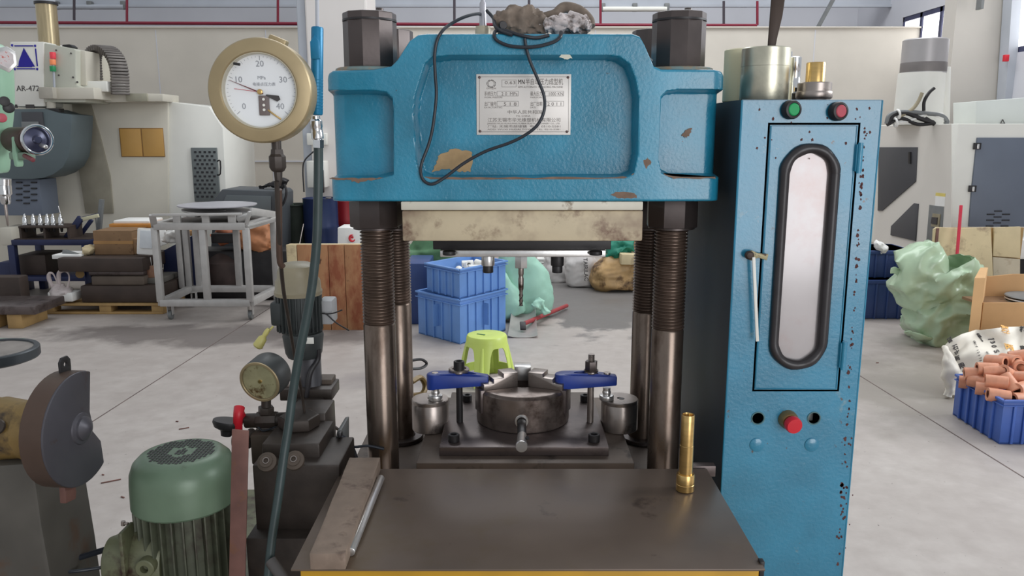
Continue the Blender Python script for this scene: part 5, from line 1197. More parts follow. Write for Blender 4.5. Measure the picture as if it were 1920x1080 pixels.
# things on the stack
bx_(97, 478, 150, 486, 6.7, .25, .006).thing('foam_tray', m_foam, 'flat white foam tray at the left end of the top timber', 'tray')
MB().bar(P(120, 474, 6.8), P(152, 484, 6.75), .06, .05, .008, up=(0, 1, 0)).thing('plastic_tube', m_grey, 'grey plastic tube lying across the foam tray', 'tube')
MB().loft([(P(160, 480, 6.8), .02, .02), (P(166, 470, 6.8), .05, .06), (P(172, 462, 6.8), .03, .03)], 20, 5, 2, crump(12, .02, 3)).thing('crumpled_paper', m_lwood, 'cream crumpled paper left of the brown carton', 'paper')
zc4 = z4_ + .001
def carton(x0, y0, x1, Y, dep, mm, lab, rz=0, tape=None, z0=zc4, name='cardboard_box'):
    a_ = P(x0, 450, Y).x; b_ = P(x1, 450, Y).x; zh = P((x0 + x1) / 2, y0, Y).z
    t = thing(name, lab, 'box', ((a_ + b_) / 2, Y + dep / 2, z0))
    MB().span((a_, Y, z0), (b_, Y + dep, zh), .006).part('carton', mm, t)
    for s in (0, 1):
        MB().span((a_, Y + s * dep / 2 + .004, zh), (b_, Y + (s + 1) * dep / 2 - .004, zh + .004), .001).part('flap', mm, t)
    MB().span((a_ - .001, Y - .001, (z0 + zh) / 2 - .008), (b_ + .001, Y + .01, (z0 + zh) / 2 + .02)).part('tape', tape or mm, t, None)
    return zh
zcb = carton(175, 434, 248, 6.80, .3, m_card2, 'large brown carton sitting on top of the timber stack', tape=mat('brown_tape', (168, 126, 76), .35))
MB().span((P(240, 480, 6.8).x + .01, 6.81, zc4), (P(262, 480, 6.8).x, 7.1, P(250, 448, 6.8).z), .01).thing('cardboard_box', m_card2, 'narrow brown carton squeezed right of the large one', 'box')
fb = thing('foam_box', 'white foam box with orange tape behind the brown carton', 'box', (P(250, 440, 7.2).x, 7.3, zc4))
MB().span((P(207, 440, 7.13).x, 7.13, zc4), (P(285, 440, 7.13).x, 7.45, P(245, 424, 7.13).z), .02).part('foam_body', m_foam, fb)
MB().span((P(206, 440, 7.12).x, 7.12, P(245, 427, 7.12).z), (P(286, 440, 7.12).x, 7.46, P(245, 420, 7.12).z), .004).part('orange_tape', mat('orange_tape', (206, 138, 60), .4), fb)
MB().span((P(212, 440, 7.13).x, 7.15, P(245, 420, 7.13).z), (P(280, 440, 7.13).x, 7.44, P(245, 414, 7.13).z), .01).part('foam_lid', m_foam, fb)
ft = thing('foam_tray', 'white foam lid standing on edge right of the brown carton', 'lid', P(274, 470, 6.75))
MB().box(P(274, 453, 6.75), (.145, .04, .225), .012, R3(-8, 3, 0)).part('panel', m_foam, ft)
MB().box(P(274, 449, 6.72), (.105, .01, .15), .004, R3(-8, 3, 0)).part('recess', mat('foam_recess', (214, 218, 222), .6), ft)
# plastic bag with takeaway boxes
pb = thing('plastic_bag', 'clear plastic bag with white food boxes on the left end of the pallet', 'bag', P(115, 565, 6.62))
bx_(89, 548, 106, 563, 6.66, .12, .01).part('food_box', m_foam, pb); bx_(104, 550, 136, 566, 6.60, .16, .01).part('food_box', m_foam, pb)
m_film = mat('cloudy_film', (222, 208, 206), .3, 0, .08, 12, .3, 40, alpha=.62)
MB().loft([(P(116, 566, 6.68), .05, .05), (P(115, 552, 6.68), .10, .09), (P(112, 540, 6.68), .075, .07), (P(112, 532, 6.68), .03, .03)], 30, 6, 2, crump(18, .03, 9)).part('bag_body', m_film, pb, 60)
for pts in ([(104, 546), (93, 526), (92, 514), (99, 513), (106, 526), (112, 540)], [(112, 538), (110, 520), (112, 510), (122, 508), (129, 515), (129, 530), (124, 546)]):
    MB().tube([P(x, y, 6.68) for x, y in pts], lambda s: .012 + .006 * math.sin(s * 6.60), 8, 6).part('bag_handle', m_film, pb)
# pot with sticks and light grey slab
MB().span((P(268, 530, 6.72).x, 6.72, z1_ + .001), (P(303, 530, 6.72).x, 7.1, P(290, 522, 6.72).z), .008).thing('grey_block', mat('grey_slab', (98, 94, 88), .6), 'grey block right of the timbers with a clay pot on it', 'block')
zz = P(290, 522, 6.72).z
po = thing('clay_pot', 'small brown pot full of sticks right of the timber stack', 'pot', (P(285, 515, 6.8).x, 6.8, zz + .001))
v = Vector((P(285, 515, 6.8).x, 6.8, zz + .001))
MB().lathe([(0, 0), (.054, 0), (.056, .004), (.058, .10), (.056, .104), (.05, .104), (.048, .06), (0, .06)], v, (0, 0, 1), 28).part('pot', mat('brown_pot', (144, 106, 84), .6, 0, .12, 30), po)
rr = random.Random(3)
for k in range(9):
    a_ = k * .7; d = Vector((math.cos(a_) * .035, math.sin(a_) * .02, .0))
    MB().bar(v + d * .6 + Vector((0, 0, .06)), v + d * 1.7 + Vector((0, 0, .14 + rr.random() * .04)), .012, .008, .001).part('stick', [m_foam, mat('lilac_stick', (190, 178, 200), .5) if k == 1 else m_foam][k % 2 if k > 0 else 0], po)
# trolley of welded aluminium bars with round discs on it
tr_ = thing('trolley', 'welded grey metal trolley frame on casters carrying round discs', 'trolley', (-2.45, 6.7, 0))
x0_, x1_, yf_, yb_ = -2.86, -2.13, 6.38, 6.98
zb0, zt0_ = .13, P(390, 424, 6.38).z
m_w = .056
for z in (zb0 + .02, zt0_):
    for a_, b_ in (((x0_, yf_, z), (x1_, yf_, z)), ((x0_, yb_, z), (x1_ + .04, yb_, z)), ((x0_, yf_, z), (x0_, yb_, z)), ((x1_, yf_, z), (x1_ + .04, yb_, z))):
        MB().bar(a_, b_, m_w, m_w, .004).part('rail', m_alu, tr_)
for x, y in ((x0_, yf_), (P(385, 500, yf_).x, yf_), (x1_, yf_), (x0_, yb_), (P(340, 500, yb_).x, yb_), (P(372, 500, yb_).x, yb_), (P(447, 500, yb_).x, yb_), (x1_ + .04, yb_)):
    MB().bar((x, y, zb0 + .03), (x, y, zt0_ - .01), m_w - .006, m_w - .006, .004).part('post', m_alu, tr_)
ztr = P(390, 402, yf_ - .05).z
for k, x in enumerate((332, 386, 435)): MB().bar((P(x, 410, yf_).x, yf_, zt0_), (P(x, 410, yf_).x, yf_, ztr), .06, .03, .004).part('upper_post', m_alu, tr_)
MB().bar((P(283, 402, yf_ - .12).x, yf_ - .1, ztr), (P(455, 402, yf_).x, yf_ - .02, ztr), .035, .02, .003).bar((P(283, 402, yf_ - .12).x, yf_ - .1, ztr), (x0_, yf_, zt0_), .05, .02, .003).part('tray_edge', m_alu, tr_)
MB().bar((P(470, 396, yf_).x, yf_ - .02, P(470, 396, yf_).z), (x1_, yf_, zt0_), .03, .02, .003).bar((x1_, yf_ - .01, zt0_), (P(522, 406, 6.8).x, 6.8, P(522, 406, 6.8).z), .05, .02, .003).bar((P(470, 396, yf_).x, yf_, P(470, 396, yf_).z), (P(522, 406, 6.8).x, 6.8, P(522, 404, 6.8).z), .02, .06, .003).part('corner_wing', m_alu, tr_)
for x, y in ((x0_ + .05, yf_ + .05), (x1_ - .02, yf_ + .05), (x0_ + .05, yb_ - .05), (x1_ + .05, yb_ - .05)):
    w_ = MB().cyl((x - .014, y, .038), (x + .014, y, .038), .038, seg=24, bev=.004).part('caster_wheel', m_grey, tr_)
    MB().span((x - .022, y - .02, .04), (x - .016, y + .02, zb0), .001).span((x + .016, y - .02, .04), (x + .022, y + .02, zb0), .001).span((x - .03, y - .03, zb0 - .004), (x + .03, y + .03, zb0)).part('caster_fork', m_alu, w_)
dz = P(408, 386, 6.62).z
MB().lathe([(0, 0), (.31, 0), (.315, .003), (.315, .010), (0, .012)], (P(408, 386, 6.66).x, 6.66, dz), seg=72).thing('metal_disc', m_alu2, 'upper round silver disc on top of the trolley', 'disc')
MB().lathe([(0, 0), (.30, 0), (.305, .004), (.305, .012), (0, .014)], (P(414, 396, 6.68).x, 6.68, dz - .05), (.04, 0, 1), 72).thing('metal_disc', m_alu, 'lower tilted round disc on the trolley under the silver one', 'disc')
for k, (x, y) in enumerate(((370, 398), (418, 394))): MB().cyl(P(x, y, 6.6) - Vector((0, 0, .04)), P(x, y, 6.6), .022, seg=14, bev=.004).thing('spacer', m_alu, ['left', 'right'][k] + ' small spacer between the trolley discs', 'spacer')
MB().cyl(P(446, 412, 6.42), P(466, 406, 6.42), .03, seg=18, bev=.006).thing('pipe_end', m_alu, 'short pale pipe lying on the right end of the trolley', 'pipe')
MB().span((x0_ + .03, yf_ + .06, zt0_ - .02), (x1_ + .02, yb_ - .05, zt0_ + .015)).thing('loose_board', m_dkwood, 'dark board lying inside the trolley top', 'board')
# dark machine behind the trolley and what lies around it
dm_ = thing('covered_machine', 'dark low machine with slanting navy cover behind the trolley', 'machine', (-2.4, 7.6, 0))
bx_(310, 470, 560, 560, 7.18, .3, .02).part('body', m_black, dm_)
pr_([(306, 470), (368, 438), (372, 540), (330, 556), (306, 556)], 7.06, .1, .006).part('navy_cover', m_navy, dm_)
bx_(395, 438, 445, 456, 7.1, .2, .01).part('dark_arm', m_black, dm_)
MB().lathe([(0, 0), (.16, 0), (.19, .1), (.18, .25), (.1, .34), (0, .36)], P(425, 540, 7.28), seg=28).part('round_body', mat('dark_brown_drum', (72, 58, 54), .6, .1, .3, 8), dm_)
def blob(name, secs, mm, lab, cat, sc=9, amp=.03, seed=1, pw=2.4, n=36, group=None):
    return MB().loft(secs, n, 6, pw, crump(sc, amp, seed)).thing(name, mm, lab, cat, group, 60)
blob('orange_sack', [(P(408, 452, 7.25), .05, .05), (P(422, 440, 7.25), .1, .1), (P(440, 432, 7.25), .05, .06)], mat('rusty_orange_sack', (168, 98, 66), .6, 0, .25, 9), 'small rusty orange sack seen through the trolley frame', 'sack', 12, .04, 4)
blob('peach_sack', [(P(478, 470, 7.3), .10, .10), (P(480, 450, 7.3), .18, .16), (P(490, 430, 7.3), .16, .14), (P(500, 414, 7.3), .06, .08)], mat('peach_sack_cloth', (190, 128, 88), .6, 0, .2, 9), 'bigger peach brown sack behind the right end of the trolley', 'sack', 9, .05, 5)
blob('white_rag', [(P(306, 452, 7.1), .02, .02), (P(318, 444, 7.1), .06, .05), (P(332, 437, 7.1), .05, .05), (P(345, 432, 7.1), .01, .01)], m_foam, 'crumpled white rag on the navy cover behind the trolley', 'rag', 20, .03, 6)
bx_(334, 432, 362, 442, 7.2, .1, .004).thing('cardboard_box', m_card, 'small orange carton on the navy cover seen above the trolley rail', 'box')
# large dark grey cabinet lid / screen
sc_ = thing('grey_cabinet', 'dark grey metal cabinet with a framed panel behind the trolley', 'cabinet', (P(462, 400, 7.7).x, 7.9, 0))
pr_([(400, 375), (416, 355), (518, 358), (524, 364), (525, 470), (395, 470)], 7.7, .5, .01).part('cabinet_body', mat('dark_grey_cabinet', (78, 82, 86), .5, .1, .1, 4), sc_)
pr_([(416, 385), (424, 366), (508, 368), (508, 430), (410, 430)], 7.68, .03, .003).part('framed_panel', mat('slate_inner', (92, 98, 100), .45, .1, .08, 4), sc_)
pr_([(516, 358), (521, 358), (527, 420), (526, 470), (520, 470)], 7.66, .05, .003).part('pale_edge', m_grey, sc_)
MB().span((P(400, 470, 7.7).x, 7.72, 0), (P(525, 470, 7.7).x, 8.15, P(460, 468, 7.7).z)).part('plinth', m_black, sc_)

# ------------------------------------------------------------------ behind the hose: bins, drums, plywood crate
for i, (x0, y0, x1, y1, Y, mm, lab) in enumerate(((536, 384, 578, 468, 8.2, m_bush, 'dark green waste bin left of the blue drums'), (505, 392, 540, 470, 8.4, m_black, 'black bin standing beside the grey cabinet'))):
    t = thing('waste_bin', lab, 'bin', (P((x0 + x1) / 2, 468, Y).x, Y, 0))
    zt_b = P((x0 + x1) / 2, y0, Y).z; rad = (x1 - x0) / 2 * S(P(x0, y0, Y)) * 1.05
    MB().lathe([(0, 0), (rad * .8, 0), (rad, zt_b), (rad * .93, zt_b), (rad * .75, .02), (0, .02)], (P((x0 + x1) / 2, 468, Y).x, Y, 0), seg=32).part('bin_body', mm, t)
    MB().torus((P((x0 + x1) / 2, 468, Y).x, Y, zt_b), (0, 0, 1), rad, .012, 32, 8).part('bin_rim', mm, t)
blob('green_bag', [(P(543, 390, 8.2), .03, .03), (P(543, 384, 8.2), .06, .06), (P(546, 378, 8.2), .02, .02)], mat('bright_green_bag', (92, 140, 60), .5), 'bright green bag tip on the dark waste bin', 'bag', 15, .02, 2)
blob('dark_jacket', [(P(486, 352, 7.9), .02, .02), (P(505, 348, 7.9), .03, .03), (P(522, 344, 7.9), .05, .05), (P(532, 338, 7.9), .04, .04), (P(534, 334, 7.9), .01, .01)], m_black, 'black cloth hung over the grey cabinet corner', 'cloth', 14, .03, 7)
MB().tube([P(533, 345, 7.8), P(537, 360, 7.8), P(533, 378, 7.8), P(526, 388, 7.8)], .012, 8, 6).thing('black_cable', m_rubber, 'black cable hanging from the cloth on the grey cabinet', 'cable')
def drum(x, y0, y1, rpx, Y, mm, lab, zb=0.0):
    xx = P(x, (y0 + y1) / 2, Y).x; z0 = P(x, y1, Y).z if zb is None else zb; z1 = P(x, y0, Y).z; r_ = rpx * S(P(x, y0, Y)); H = z1 - z0
    t = thing('oil_drum', lab, 'drum', (xx, Y, z0)); pr = [(0, 0), (r_, 0), (r_ * 1.01, .01)]
    for f in (.33, .66): pr += [(r_, H * f - .02), (r_ * 1.03, H * f), (r_, H * f + .02)]
    MB().lathe(pr + [(r_, H - .01), (r_ * 1.02, H), (r_ * .96, H), (r_ * .95, H - .015), (0, H - .015)], (xx, Y, z0), seg=44).part('drum_shell', mm, t)
    MB().cyl((xx + r_ * .5, Y, z0 + H - .015), (xx + r_ * .5, Y, z0 + H + .003), .03, seg=16).part('bung', m_wornst, t)
drum(602, 371, 460, 32, 8.15, m_drum, 'blue steel drum standing behind the plywood panel')
drum(648, 360, 428, 19, 8.5, m_drumr, 'red drum between the blue drum and the press column')
drum(700, 372, 460, 26, 8.6, m_drum, 'blue drum mostly hidden behind the left press column')
MB().tube([G(543, 550), P(569, 420, 8.0)], .006, 8, 1).thing('thin_rod', m_wornst, 'thin bright rod leaning against the blue drum', 'rod')
wbx = thing('white_carton', 'white carton with a round red emblem beside the blue drum', 'box', (P(657, 455, 7.6).x, 7.75, 0))
pr_([(633, 427), (656, 427), (679, 433), (679, 600), (633, 600)], 7.6, .3, .004).part('carton', m_foam, wbx)
ec = P(660.5, 446.5, 7.59)
MB().tube([ec + Vector((math.cos(a_) * .026, 0, math.sin(a_) * .030)) for a_ in np.linspace(1.2, 5.9, 14)], lambda s: .003 + .008 * math.sin(s * math.pi), 8, 3).lathe([(0, 0), (.012, 0), (.012, .004), (0, .004)], ec + Vector((.0, .004, .008)), (0, -1, 0), 20).part('red_emblem', m_red, wbx, None)
ec2 = thing('wall_box', 'small white electrical box on the lower part of the column', 'electrical box', P(585, 280, 8.75))
bx_(575, 250, 612, 272, 8.70, .1, .008).part('housing', m_white, ec2)
bx_(575, 302, 609, 352, 8.6, .2, .01).thing('white_cabinet', m_white, 'white wall cabinet under the electrical box on the column', 'cabinet')
MB().tube([P(588, 284, 8.6), P(572, 300, 8.58), P(568, 318, 8.58), P(570, 360, 8.58)], .008, 8, 5).thing('wall_cable', m_rubber, 'black cable dropping beside the white wall cabinet', 'cable')
bx_(598, 318, 606, 362, 8.3, .05, .01).thing('bottle', m_black, 'slim dark bottle standing on the blue drum', 'bottle')
# plywood crate side
pc = thing('plywood_panel', 'stained plywood panel standing on the floor behind the pump motor', 'panel', (P(612, 600, 6.06).x, 6.3, 0))
for x0, x1, mm in ((540, 560, m_lwood), (560, 588, m_wood), (588, 618, m_wood), (618, 648, m_wood), (648, 680, m_wood)):
    bx_(x0 + .4, 459, x1 - .4, 619, 6.06, .02, .003).part('board', mm, pc)
bx_(540, 458, 682, 461, 6.07, .05, .003).part('top_edge', m_lwood, pc)
bx_(541, 462, 680, 618, 6.08, .04, .003).part('back_board', m_dkwood, pc)

# ------------------------------------------------------------------ blue crates
def crate(c0, cl, cr, z0, zh, mm, name, lab, handle=True, rim=.022, nl=4, nr=5, group=None, cat='crate'):
    """c0 near corner, cl / cr the neighbouring floor corners"""
    c0 = Vector((c0[0], c0[1], z0)); el = Vector((cl[0] - c0.x, cl[1] - c0.y, 0)); er = Vector((cr[0] - c0.x, cr[1] - c0.y, 0))
    er = er - el * (er.dot(el) / el.length_squared) * .0
    t = thing(name, lab, cat, c0 + (el + er) / 2, group)
    th = .008; H = zh - z0
    corners = [c0, c0 + er, c0 + er + el, c0 + el]
    cen = (corners[0] + corners[2]) / 2
    w = MB()
    for i in range(4):
        a_, b_ = corners[i], corners[(i + 1) % 4]; d = (b_ - a_).normalized(); inn = Vector((0, 0, 1)).cross(d)
        if inn.dot(cen - a_) < 0: inn = -inn
        w.bar(a_ + inn * th / 2 + Vector((0, 0, H / 2)), b_ + inn * th / 2 + Vector((0, 0, H / 2)), H, th, .001, up=inn)
    w.prism([(c.x, c.y) for c in corners], .008, Matrix.Translation((0, 0, z0)))
    w.part('crate_wall', mm, t)
    r_ = MB()
    for i in range(4):
        a_, b_ = corners[i], corners[(i + 1) % 4]; d = (b_ - a_).normalized(); out = d.cross(Vector((0, 0, 1)))
        if out.dot(cen - a_) > 0: out = -out
        for zz_, hh in ((zh - .006, .012), (zh - H * .13, .006)):
            r_.bar(a_ - d * rim * .5 + out * rim * .3 + Vector((0, 0, zz_ - z0)), b_ + d * rim * .5 + out * rim * .3 + Vector((0, 0, zz_ - z0)), hh, rim, .002, up=out)
    r_.part('crate_rim', mm, t)
    for side, (a_, b_, n) in enumerate(((corners[0], corners[3], nl), (corners[0], corners[1], nr))):
        d = (b_ - a_); out = d.normalized().cross(Vector((0, 0, 1)))
        if out.dot(cen - a_) > 0: out = -out
        for k in range(1, n + 1):
            c = a_ + d * (k / (n + 1)) + out * .006
            MB().bar(c + Vector((0, 0, .004)), c + Vector((0, 0, H * .87)), .012, .012, .001, up=out).part('rib', mm, t)
        if handle:
            c = a_ + d * .5
            MB().bar(c + out * .008 + Vector((0, 0, H * .30)), c + out * .008 + Vector((0, 0, H * .80)), .006, .09, .001, up=out).part('handle_panel', mm, t)
    return t, corners
z_lo = .335
cA, cL, cRr = G(863, 646), G(785, 625), G(948, 620)
crate(cA, cL, cRr, 0.001, z_lo, m_crate, 'blue_crate', 'lower blue plastic crate of the stack behind the lime stool')
up0 = Vector((cA.x, cA.y + .02, 0)); 
cu, cul, cur = P(862, 562, 5.60), P(800, 546, 5.90), P(951, 549, 6.02)
zu = z_lo + .003
_, cc_ = crate((cA.x + .0, cA.y + .01), (P(801, 545, 5.92).x, 5.92), (cRr.x + .0, cRr.y), zu, zu + .215, m_crate, 'blue_crate', 'upper blue crate with white parts in it, behind the lime stool', handle=False)
cen = (cc_[0] + cc_[2]) / 2; rr = random.Random(5)
fill = MB(); fill.prism([(c.x + (cen.x - c.x) * .05, c.y + (cen.y - c.y) * .05) for c in cc_], .02, Matrix.Translation((0, 0, zu + .10))).thing('white_cloth', m_foam, 'white filling cloth at the bottom of the upper blue crate', 'cloth')
for k in range(7):
    p = cen + (cc_[1] - cc_[0]) * rr.uniform(-.3, .42) + (cc_[3] - cc_[0]) * rr.uniform(-.35, .35); p.z = zu + .17
    a_ = rr.uniform(0, 6.28); d = Vector((math.cos(a_), math.sin(a_), rr.uniform(-.2, .3))).normalized()
    MB().ring(p - d * .045, p + d * .045, .026, .014, 20, .002).thing('white_tube', m_foam, 'white plastic tube lying loose in the upper blue crate', 'tube', 'white tubes in the upper blue crate')
MB().span((P(762, 600, 6.3).x, 6.25, 0), (P(806, 600, 6.3).x, 6.7, P(790, 492, 6.3).z), .01).thing('navy_bin', m_cratedk, 'dark navy bin behind the left side of the blue crates', 'bin')
# lime stool
sc0 = Vector((P(913, 690, 4.75).x, 4.75, 0))
st = thing('plastic_stool', 'lime green plastic stool behind the chuck', 'stool', sc0)
SH = .30
MB().lathe([(0, SH - .006), (.02, SH - .003), (.105, SH), (.118, SH - .004), (.124, SH - .014), (.127, SH - .045), (.121, SH - .045), (.117, SH - .016), (0, SH - .014)], sc0, seg=56).part('seat', m_lime, st)
MB().box(sc0 + Vector((-.035, -.01, SH - .0005)), (.055, .012, .004), .001, R3(0, 0, -25)).part('finger_slot', m_dkgreen, st)
nseg = 96; m_ = MB(); t_ = bmesh.new(); rows = 16; V = []
for i in range(nseg):
    a_ = 2 * math.pi * i / nseg; col = []
    leg = (math.cos(4 * (a_ - math.radians(80)))) # 1 at leg centres
    zlow = 0.0 if leg > .42 else .235 * (1 - ((leg + 1) / 1.42) ** 3.5) ** .5
    for j in range(rows + 1):
        z = (SH - .04) * (1 - j / rows)
        col.append(z)
    V.append((a_, leg, zlow))
def sr(z, leg): return .126 + (.168 - .126) * (1 - z / (SH - .04)) + .006 * max(0, leg) * (1 - z / SH)
vs = []
for a_, leg, zlow in V:
    cz = []
    for j in range(rows + 1):
        z = zlow + (SH - .04 - zlow) * (1 - j / rows); r_ = sr(z, leg); cz.append(t_.verts.new((sc0.x + r_ * math.cos(a_), sc0.y + r_ * math.sin(a_), z)))
    vs.append(cz)
for i in range(nseg):
    A, B = vs[i], vs[(i + 1) % nseg]
    for j in range(rows): t_.faces.new((A[j], A[j + 1], B[j + 1], B[j]))
bmesh.ops.recalc_face_normals(t_, faces=t_.faces[:]); bmesh.ops.solidify(t_, geom=t_.faces[:], thickness=.005); m_.add(t_)
m_.part('apron_and_legs', m_lime, st, 50)
MB().ring(sc0 + Vector((0, 0, .03)), sc0 + Vector((0, 0, .085)), .163, .157, 64, .001).part('brace_ring', m_lime, st)
for k in range(4):
    a_ = math.radians(80 + 90 * k); MB().tube([sc0 + Vector((math.cos(a_) * .124, math.sin(a_) * .124, SH - .06)), sc0 + Vector((math.cos(a_) * .150, math.sin(a_) * .150, .12)), sc0 + Vector((math.cos(a_) * .172, math.sin(a_) * .172, .012))], lambda s: .010 + .006 * s, 12, 6).part('leg', m_lime, st)
# sacks and bags
def sack(pts, Y, mm, lab, name='sack', amp=.018, sc=9, seed=1, dy=.75, pw=2.6, group=None):
    """pts: (x, y, halfwidth px) from the floor up"""
    secs = []
    for x, y, hw in pts:
        c = P(x, y, Y); k = S(c); secs.append((c, max(.004, hw * k), max(.004, hw * k * dy)))
    return MB().loft(secs, 44, 7, pw, crump(sc, amp, seed)).thing(name, mm, lab, 'sack', group, 60)
sack([(985, 590, 18), (988, 584, 38), (990, 560, 46), (984, 530, 46), (972, 500, 38), (962, 476, 30), (955, 455, 18), (952, 448, 6)], 6.55, m_mint, 'tall mint green sack right of the blue crates', 'mint_sack', .022, 7, 3)
sack([(956, 594, 20), (954, 588, 32), (950, 565, 30), (944, 540, 22), (938, 515, 12), (936, 505, 3)], 6.40, m_mint, 'small mint green sack corner in front of the taller one', 'mint_sack', .015, 9, 5)
blob('sack_tail', [(P(1002, 578, 6.25), .02, .02), (P(1010, 570, 6.25), .05, .04), (P(1018, 580, 6.25), .03, .03), (P(1022, 590, 6.25), .02, .01)], m_mint, 'crumpled tied tail of the tall mint sack over the red handle', 'sack', 16, .035, 8)
sack([(800, 560, 40), (802, 550, 66), (806, 520, 76), (815, 490, 74), (820, 465, 62), (815, 440, 40), (812, 425, 10)], 7.0, m_dkgreen, 'large dark green sack behind the rear left column', 'green_sack', .035, 6, 6)
sack([(880, 560, 30), (880, 540, 44), (882, 505, 46), (886, 480, 42), (890, 455, 30), (890, 440, 8)], 7.1, m_mint, 'pale green sack behind the upper blue crate', 'green_sack', .03, 7, 8)
sack([(1052, 530, 14), (1052, 526, 28), (1050, 512, 33), (1046, 496, 32), (1042, 478, 24), (1040, 464, 8)], 8.2, m_sack, 'smaller dull white sack left of the lettered sack', 'white_sack', .03, 8, 3)
ws = sack([(1092, 536, 12), (1092, 532, 26), (1090, 515, 32), (1088, 498, 32), (1086, 482, 28), (1084, 462, 14), (1084, 452, 4)], 7.9, m_sack, 'white sack with black vertical lettering under the platen', 'white_sack', .018, 9, 9)
tv = P(1094, 484, 7.70)
text('TAIRILAC', .056, flatM(tv, (0.06, -.05, -1), (1, .15, .06)), .001, sx=.95, bold=.001).part('sack_lettering', m_print, ws, None)
sack([(1150, 540, 20), (1150, 537, 42), (1152, 522, 45), (1152, 506, 44), (1150, 492, 38), (1148, 480, 20), (1148, 476, 6)], 7.7, m_brownsack, 'oily brown sack in front of the rear right column', 'brown_sack', .025, 9, 2)
sack([(1195, 535, 12), (1196, 528, 24), (1196, 505, 26), (1196, 488, 18), (1196, 480, 4)], 7.9, m_brownsack, 'second brown sack half hidden by the rear right column', 'brown_sack', .02, 9, 4)
blob('teal_cloth', [(P(1136, 482, 7.75), .03, .06), (P(1150, 474, 7.7), .07, .1), (P(1166, 462, 7.7), .08, .12), (P(1180, 452, 7.7), .05, .08), (P(1190, 448, 7.7), .01, .02)], m_teal, 'crumpled teal cloth lying on the brown sack', 'cloth', 13, .05, 11)
MB().box(P(1180, 484, 7.6), (.20, .2, .10), .006, R3(0, 2, 6)).thing('wooden_block', m_lwood, 'pale wooden block with a knot on top of the brown sack', 'block')
MB().box(P(1192, 460, 7.9), (.10, .2, .14), .006, R3(0, 2, 6)).thing('wooden_block', m_card, 'upright tan box end behind the teal cloth', 'box')
for j in range(4): MB().box(P(1018, 483 + j * 5, 8.3), (.13, .3, .022), .003).thing('paper_ream', m_foam, ['top', 'second', 'third', 'bottom'][j] + ' white slat of the small stack behind the mint sack', 'slat')
# shovel lying on the floor
sv = thing('shovel', 'steel shovel with red handle lying on the floor right of the crates', 'shovel', G(980, 620))
b0_, b1_ = G(952, 634), G(1008, 634); b2_, b3_ = G(1003, 600, .0), G(960, 600, .0)
def shv(u, v):
    lo = b0_.lerp(b1_, u); hi = b3_.lerp(b2_, u); p = lo.lerp(hi, v); s = 2 * abs(u - .5)
    p.z = .006 + .05 * s ** 3 * (.3 + .7 * v) + .045 * v * v; return p
mm_ = MB(); mm_.grid(shv, 20, 12); bmesh.ops.solidify(mm_.bm, geom=mm_.bm.faces[:], thickness=.003); mm_.part('blade', mat('worn_shovel_steel', (176, 170, 166), .4, .3, .12, 9), sv, 60)
MB().bar(G(981, 618, .03), G(980, 604, .075), .045, .02, .004).part('socket', m_black, sv)
MB().cyl(G(982, 607, .06), G(1063, 573, .03), .017, seg=16, bev=.004).part('shaft', mat('red_brown_handle', (156, 56, 60), .5), sv)
# ------------------------------------------------------------------ right side: white machine
Yr = 6.8
rm_ = thing('white_machine', 'large white machining centre with dark windows at the right', 'machine', (4.2, 7.4, 0))
zt_m = P(1785, 232, Yr).z; zb_m = P(1785, 486, Yr).z
xa = P(1785, 350, Yr).x
xl = P(1640, 350, 7.95).x
la = Vector((xa, Yr, 0)); lb = Vector((xl, 7.95, 0)); ld = (lb - la).normalized(); L_ = (lb - la).length
def onleft(x, y):
    """point of the receding left face seen at pixel x,y -> local (s, z)"""
    d = ray(x, y); n = Vector((ld.y, -ld.x, 0)); t = (la - Vector((0, 0, CAMZ))).dot(n) / d.dot(n); p = Vector((0, 0, CAMZ)) + d * t
    return ((p - la).dot(ld), p.z)
Ml = lambda off: Matrix((ld, Vector((0, 0, 1)), ld.cross(Vector((0, 0, 1))))).transposed().to_4x4()
def leftface(pts, th, off, mm, name, bev=0.0, holes=None, par=rm_):
    nrm = ld.cross(Vector((0, 0, 1)))
    if nrm.y > 0: nrm = -nrm
    q = [onleft(x, y) for x, y in pts]
    M = Matrix((ld, Vector((0, 0, 1)), ld.cross(Vector((0, 0, 1))))).transposed().to_4x4(); M.translation = la + nrm * (off)
    sgn = 1 if ld.cross(Vector((0, 0, 1))).dot(nrm) > 0 else -1
    mb = MB().prism(q, th * sgn, M, bev)
    return mb.part(name, mm, par)
fp = [(1785, 232), (1640, 236), (1640, 452), (1700, 468), (1745, 479), (1785, 486)]
body = [la, lb, lb + Vector((.9, .9, 0)), Vector((5.6, 7.9, 0)), Vector((5.6, Yr, 0))]
MB().prism([(p.x, p.y) for p in body], zt_m - zb_m, Matrix.Translation((0, 0, zb_m)), .006).part('machine_body', m_white, rm_)
MB().prism([(p.x + .12, p.y + .15) for p in body], zb_m, Matrix.Translation((0, 0, 0))).part('machine_base', m_black, rm_)
leftface([(1784, 233), (1640, 236.5), (1640, 451), (1784, 485)], .004, .0, mat('warm_grey_side', (214, 208, 200), .5, 0, .03, 3), 'left_skin')
leftface([(1722, 276), (1650, 276), (1648, 395), (1656, 395), (1719, 340)], .012, .003, m_dkwin, 'upper_window', .002)
leftface([(1724, 382), (1716, 381), (1673, 424), (1672, 441), (1719, 452)], .012, .003, m_dkwin, 'lower_window', .002)
leftface([(1712, 285), (1709, 285), (1709, 307), (1712, 307)], .02, .012, m_black, 'window_handle')
leftface([(1771, 388), (1744, 384), (1738, 456), (1766, 462)], .006, .003, m_grey, 'access_panel', .002)
leftface([(1766, 402), (1752, 400), (1749, 424), (1763, 427)], .012, .006, m_khaki, 'access_lock')
